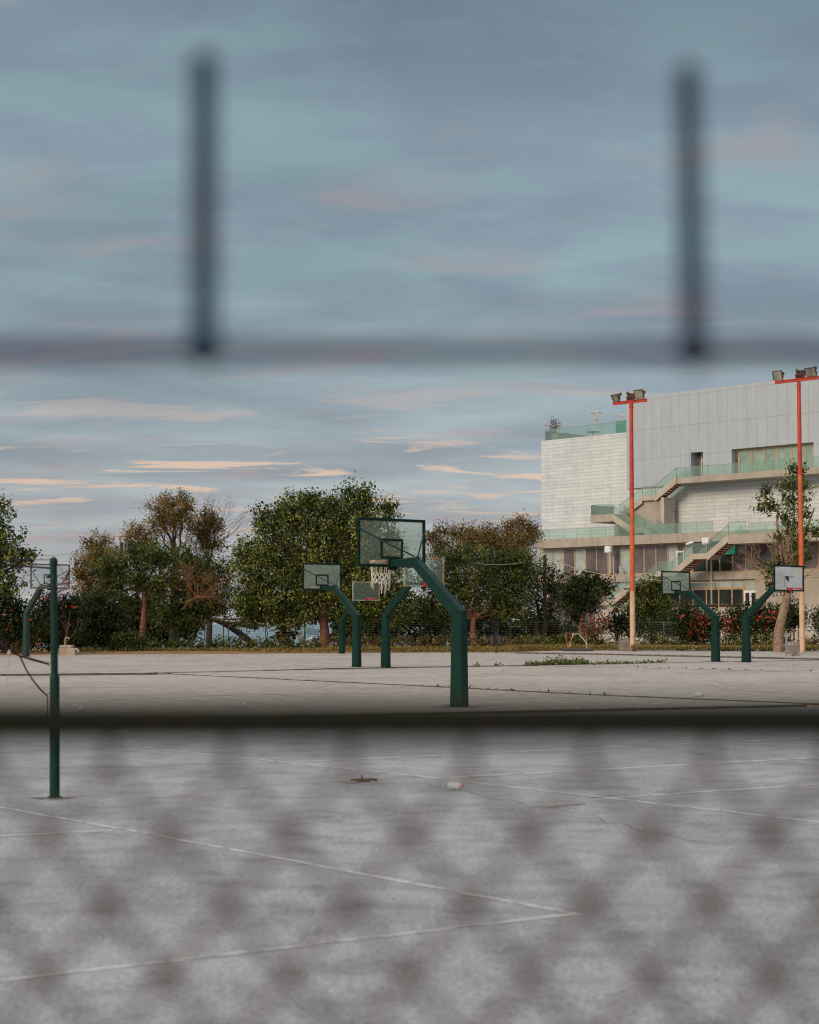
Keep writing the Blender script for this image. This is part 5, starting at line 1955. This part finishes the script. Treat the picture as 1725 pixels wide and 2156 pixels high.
# pair of litter bins on a pole
b = at(1045, 1372, 96)
b.z = .12
t = thing('litter_bins', 'pair of black litter bins hung on one pole at the court edge', 'litter bin', b)
k = 96 / FPX
mb = MB()
mb.tube(b - Vector((0, 0, .2)), b + Vector((0, 0, 44 * k)), .035, n=8)
mb.tube(b, b + Vector((0, 0, 9 * k)), .07, n=8)
mb.build('pole', M['black_iron'], t)
for sx in (-1, 1):
    c = b + Vector((sx * 7.5 * k, 0, 0))
    mb = MB()
    mb.tube(c + Vector((0, 0, 20 * k)), c + Vector((0, 0, 36 * k)), 5.2 * k, 5.8 * k, 14)
    mb.tube(c + Vector((0, 0, 36 * k)), c + Vector((0, 0, 37 * k)), 6.2 * k, 6.2 * k, 14)
    d = mb.build('bin', M['black_iron'], t)
# clutter under the big tree
b = at(597, 1352, 110)
b.z = .1
k = 110 / FPX
t = thing('tin_shed', 'rusty brown sheet metal cabinet under the big tree', 'shed', b)
mb = MB()
mb.box(b.x - 9 * k, b.x + 9 * k, b.y, b.y + .8, .0, b.z + 31 * k)
mb.build('body', M['shed'], t)
mb = MB()
mb.box(b.x - 11 * k, b.x + 11 * k, b.y - .1, b.y + .9, b.z + 31 * k + .002, b.z + 33 * k)
mb.build('lid', M['twig_red'], t)
b = at(634, 1352, 109.5)
b.z = .1
mb = MB()
k = 109.5 / FPX
for (x, z, r_, sq) in ((-4, 8, 7, (1, 1, 1.2)), (1, 22, 7.5, (.9, .9, 1.6)), (0, 36, 3.6, (1, 1, 1.3)), (6, 16, 6, (.9, .9, 1.2)), (-9, 4, 6, (1, 1, 1))):
    mb.ball((b.x + x * k, b.y, b.z + z * k), r_ * k, 12, 9, sq)
mb.tube((b.x + 3 * k, b.y, b.z + 22 * k), (b.x + 12 * k, b.y, b.z + 10 * k), .05, n=6)
o = mb.build('covered_heap', M['tarp_white'])
tag(o, 'whitish draped heap beside the rusty shed under the big tree', 'heap')
mb = MB()
b = at(560, 1350, 109)
k = 109 / FPX
for (x, z, r_, sq) in ((0, 10, 8, (.8, .8, 1.6)), (-6, 5, 6, (1, 1, 1.3)), (4, 18, 5, (.9, .9, 1.5))):
    mb.ball((b.x + x * k, 109, .1 + z * k), r_ * k, 10, 7, sq)
o = mb.build('sack_pile', M['box_grey'])
tag(o, 'grey lumpy pile of sacks left of the rusty shed', 'pile')
mb = MB()
q = [at(640, 1322, 113), at(672, 1326, 113), at(672, 1340, 112), at(645, 1334, 112)]
mb.prism(q, (0, .3, .03))
for x, y in ((643, 1326), (671, 1328)):
    mb.tube(at(x, y, 112.6), at(x, 1352, 112.6), .04, n=6)
o = mb.build('awning', M['tarp_blue'])
tag(o, 'sloping blue grey awning between the white heap and trunk', 'awning')
mb = MB()
b = at(592, 1356, 106)
for q in range(5):
    mb.ball((b.x + (q - 2) * .22, 106, .3 + .06 * (q % 2)), .17, 8, 5, (1.2, 1, .6))
mb.box(b.x - .65, b.x + .65, 105.9, 106.3, .08, .22)
o = mb.build('green_bags', M['rusty_frame'])
tag(o, 'pale green bags in front of the rusty shed', 'bags')
mb = MB()
mb.path([at(405, 1306, 108), at(440, 1303, 108), at(480, 1303.5, 108), at(520, 1304, 108), at(560, 1302, 108)], .06, 6)
for x in (430, 480, 519):
    mb.tube(at(x, 1303, 108), at(x + 2, 1352, 108), .03, n=5)
for a_, b_ in ((455, 470), (478, 508)):
    mb.prism([at(a_, 1302, 107.8), at(b_, 1303, 107.8), at(b_, 1305.5, 107), at(a_, 1304.5, 107)], (0, 0, .03))
o = mb.build('rough_shelter', M['twig'])
tag(o, 'rough pole shelter with pale boards above the water gap', 'shelter')
mb = MB()
mb.path([at(430, 1300, 109), at(470, 1312, 109), at(500, 1330, 109), at(528, 1352, 109), at(535, 1360, 109)], [.10, .16, .2, .22, .24], 9)
mb.path([at(470, 1312, 109), at(505, 1315, 109), at(545, 1322, 109)], [.14, .16, .10], 8)
o = mb.build('fallen_trunk', M['bark_dark'])
tag(o, 'dark slanting tree trunk in front of the water gap', 'tree trunk')


def parked_car(p, label, L=4.2, rot=0.2):
    t = thing('parked_car', label, 'car', p, rot)
    mb = MB()
    prof = [(-2.1, .35), (2.1, .35), (2.1, .75), (1.95, .9), (1.0, 1.0), (.45, 1.42), (-1.2, 1.45), (-1.95, .98), (-2.1, .8)]
    mb.prism([(x, -.82, z) for x, z in prof], (0, 1.64, 0))
    mb.build('body', M['car_white'], t, True, bevel=.06)
    mb = MB()
    for x0, x1, x2, x3 in ((-1.65, -.35, -.38, -1.15), (-.28, .82, .42, -.25)):
        mb.prism([(x0, -.826, 1.0), (x1, -.826, 1.0), (x2, -.80, 1.36), (x3, -.80, 1.36)], (0, .006, 0))
    mb.build('side_window', M['car_glass'], t, True)
    for x in (-1.3, 1.3):
        for y in (-.84, .84):
            mb = MB()
            mb.tube((x, y - .1, .32), (x, y + .1, .32), .32, n=16)
            w = mb.build('wheel', M['rubber'], t, True)
            mb = MB()
            mb.tube((x, y - .105, .32), (x, y + .105, .32), .19, n=12)
            mb.build('rim', M['steel'], w, True)
    mb = MB()
    mb.box(2.06, 2.11, -.7, -.4, .62, .76)
    mb.build('headlight', M['flood_glass'], t, True)
    return t


p = at(705, 1345, 122)
p.z = -.34
parked_car(p, 'white car half hidden by the big trunk beyond the far fence')

# ------------------------------------------------------------------ litter on the courts


def bottle(px, py, z, L, rot, label, squash=1.0, cap='cap_red', r=.055):
    b = gp(px, py, z)
    b.z = z + 0.004
    t = thing('plastic_bottle', label, 'bottle', b, rot, 'plastic bottles on the courts')
    mb = MB()
    pts = [(-.5, .2), (-.47, .9), (-.40, 1.0), (-.15, .95), (-.05, .78), (.05, .95), (.22, 1.0), (.32, .8), (.40, .35), (.44, .28)]
    mb.path([(x * L, 0, r) for x, _ in pts], [q * r for _, q in pts], 14)
    mb.build('shell', M['bottle'], t, True, smooth=True)
    mb = MB()
    mb.tube((.44 * L, 0, r), (.50 * L, 0, r), .34 * r, n=12)
    mb.build('cap', M[cap], t, True)
    return t


bottle(960, 1664, 0, .17, R(-24), 'clear crushed plastic bottle with red cap on the near court', r=.045)
bottle(171, 1497, Z1, .18, R(10), 'crumpled clear bottle beside the left white circle', cap='white_frame', r=.05)
bottle(944, 1487, Z1, .18, R(8), 'pale bottle lying at the foot of the nearest hoop', cap='tarp_blue', r=.045)
bottle(1472, 1467, Z2, .22, R(-10), 'clear bottle lying on the court joint at the right', cap='tarp_blue', r=.05)
for i, (x, y) in enumerate(((1175, 1497), (1217, 1496.5), (1257, 1494), (1328, 1493))):
    bottle(x, y, 0, .19, R(20 * i), ['second', 'wide', 'bluish', 'last'][i] and ['leftmost dusty bottle in the gutter right of the nearest hoop', 'second dusty bottle from the left in the gutter right of the nearest hoop',
           'third dusty bottle from the left in the gutter right of the nearest hoop', 'rightmost dusty bottle in the gutter right of the nearest hoop'][i], cap='steel', r=.045)
b = gp(764, 1646, 0)
t = MB()
rng = random.Random(6)
for q in range(9):
    t.ball((b.x + rng.uniform(-.09, .09), b.y + rng.uniform(-.04, .04), .010 + rng.random() * .008), .026, 6, 4, (1.3, 1, .4))
t.path([b + Vector((-.14, 0, .015)), b + Vector((-.02, .01, .03)), b + Vector((.0, 0, .055)), b + Vector((-.01, 0, .075))], .010, 6)
t.path([b + Vector((-.05, 0, .02)), b + Vector((.1, -.01, .03)), b + Vector((.16, .01, .02))], .015, 6)
o = t.build('dead_plant', M['dirt'])
tag(o, 'small dead brown plant in the worn patch on the near court', 'plant debris')


def stain_shade_mat():
    m, n, l, p = new_mat('muddy stain and contact shade')
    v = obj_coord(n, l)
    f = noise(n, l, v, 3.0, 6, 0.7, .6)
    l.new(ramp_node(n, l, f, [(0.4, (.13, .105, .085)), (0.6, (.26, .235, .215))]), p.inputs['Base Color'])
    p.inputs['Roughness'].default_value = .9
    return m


M['stain'] = stain_shade_mat()


def stain(pts, w, z, seed):
    rng = random.Random(seed)
    c = [gp(x, y, z) for x, y in pts]
    top, bot = [], []
    cc = []
    for a, b in zip(c[:-1], c[1:]):
        for k in range(6):
            cc.append(a.lerp(b, k / 6))
    cc.append(c[-1])
    for i, p in enumerate(cc):
        e = math.sin(math.pi * i / (len(cc) - 1)) * w * rng.uniform(.3, 1.2) + .01
        top.append(p + Vector((0, e, 0)))
        bot.append(p - Vector((0, e, 0)))
    mb = MB()
    for i in range(len(cc) - 1):
        mb.poly([(q.x, q.y, z + .003) for q in (bot[i], bot[i + 1], top[i + 1], top[i])])
    struct(mb.build('stain', M['stain'], origin=(0, 0, 0)))


def crack(x0, y0, x1, y1, z, w, seed):
    rng = random.Random(seed)
    a, b = gp(x0, y0, z), gp(x1, y1, z)
    n = 26
    d = (b - a).normalized()
    nr = Vector((-d.y, d.x, 0))
    off, pts = 0.0, []
    for k in range(n + 1):
        off = off * .8 + rng.gauss(0, .05)
        pts.append((a.lerp(b, k / n) + nr * off, w * rng.uniform(.2, 1.0)))
    mb = MB()
    for (p, wp), (q, wq) in zip(pts[:-1], pts[1:]):
        mb.poly([((p - nr * wp).x, (p - nr * wp).y, z + .0025), ((q - nr * wq).x, (q - nr * wq).y, z + .0025), ((q + nr * wq).x, (q + nr * wq).y, z + .0025), ((p + nr * wp).x, (p + nr * wp).y, z + .0025)])
    struct(mb.build('crack', M['edge_shade_crack_dirt'], origin=(0, 0, 0)))


crack(1240, 1693, 1010, 1704, 0, .012, 1)
crack(1010, 1704, 640, 1726, 0, .008, 2)
crack(1300, 1600, 1900, 1612, 0, .010, 3)
crack(-50, 1600, 420, 1622, 0, .008, 4)
crack(540, 1409, 660, 1413, Z4, .03, 5)
crack(900, 1650, 1500, 1780, 0, .006, 6)
crack(1000, 1430, 1100, 1400, Z2, .02, 7)
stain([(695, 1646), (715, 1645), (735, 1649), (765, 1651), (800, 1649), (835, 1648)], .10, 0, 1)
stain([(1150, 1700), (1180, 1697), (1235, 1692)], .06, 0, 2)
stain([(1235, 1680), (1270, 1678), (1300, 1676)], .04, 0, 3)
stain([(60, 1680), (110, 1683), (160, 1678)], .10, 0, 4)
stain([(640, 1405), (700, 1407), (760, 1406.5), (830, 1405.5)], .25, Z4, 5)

for i_, (px, py, z, w) in enumerate(((967, 1488, Z1, .55), (751, 1404.5, Z4, .5), (812, 1404.5, Z4, .5), (1507, 1392.5, Z4, .5), (1572, 1394.5, Z3, .5), (115.5, 1680, 0, .2))):  # stains round the post bases, darkened to paint in contact shade
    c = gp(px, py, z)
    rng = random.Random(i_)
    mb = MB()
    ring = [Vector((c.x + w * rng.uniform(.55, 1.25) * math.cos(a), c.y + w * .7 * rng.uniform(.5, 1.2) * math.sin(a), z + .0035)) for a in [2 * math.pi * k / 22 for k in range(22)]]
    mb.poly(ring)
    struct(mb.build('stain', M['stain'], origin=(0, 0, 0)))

# ------------------------------------------------------------------ wire fence right in front of the camera
YF = 1.05
fen = thing('wire_fence', 'out of focus wire fence with a dark rail, close in front of the camera', 'fence', Vector((0, YF, 0)))
zrail = at(862, 1522, YF).z
ztop = at(862, 737, YF).z
mb = MB()
mb.tube((-1.3, YF, zrail - .001), (1.3, YF, zrail + .003), .0140, n=16)
mb.build('rail', M['fence_paint'], fen)
mb = MB()
mb.tube((-1.3, YF, ztop + .001), (1.3, YF, ztop - .003), .0058, n=10)
mb.build('top_rod', M['fence_violet'], fen)
for (x0, x1, yt, yb) in ((430, 429, 118, 738), (1447, 1462, 142, 742)):
    mb = MB()
    mb.tube(at(x1, yb, YF), at(x0, yt, YF), .0078, .0074, n=10)
    s_ = mb.build('spike', M['fence_brown'], fen)
    mb = MB()
    mb.ball(at(x1, yb - 6, YF), .0115, 12, 8, (1, 1, 1.1))
    mb.build('collar', M['fence_brown'], s_)
for x in (-1.3, 1.3):
    mb = MB()
    mb.tube((x, YF, -.05), (x, YF, 2.02), .024, n=14)
    mb.ball((x, YF, 2.02), .026, 12, 8)
    mb.build('post', M['fence_paint'], fen)
mb = MB()
cw = 250.8 / FPX * YF          # cell width
hh = 145.0 / FPX * YF * 1.0    # half height of a cell
xa = at(480, 1905, YF).x
za = at(480, 1905, YF).z
zt = at(480, 1605, YF).z
slope = hh / (cw / 2)
rw = .0033
for k in range(-40, 41):
    for sgn in (-1, 1):
        # line through (xa + k*cw, za) with slope sgn*slope, clipped to the panel
        x0 = xa + k * cw
        pts = []
        for z in (0.04, zt):
            pts.append(Vector((x0 + (z - za) / (slope * sgn), YF + sgn * .0018, z)))
        if max(p.x for p in pts) < -1.28 or min(p.x for p in pts) > 1.28:
            continue
        a, b2 = pts
        # clip to the posts
        def clip(p, q):
            for lim in (-1.28, 1.28):
                if (p.x - lim) * (q.x - lim) < 0 and abs(p.x) > 1.28:
                    return p.lerp(q, (lim - p.x) / (q.x - p.x))
            return p
        a2, b3 = clip(a, b2), clip(b2, a)
        mb.tube(a2, b3, rw, n=6)
z_a = za + 2 * hh
for r_ in range(-14, 2):
    for k in range(-36, 37):
        x0 = xa + (k + (.5 if r_ % 2 else 0)) * cw
        z = za + r_ * hh
        if abs(x0) < 1.27 and z > .06:      # twisted joint of two wires
            mb.tube((x0, YF, z - .008), (x0, YF, z + .008), .0024, n=6)
for k in range(-20, 21):
    x0 = xa + k * cw
    if abs(x0) < 1.28:
        mb.tube((x0 - .002, YF, z_a - .004), (x0 + .001, YF, zrail), .0021, n=6)
        mb.tube((x0 + .002, YF + .003, z_a - .004), (x0 - .001, YF + .003, zrail), .0021, n=6)
mb.build('wire_mesh', M['wire'], fen)
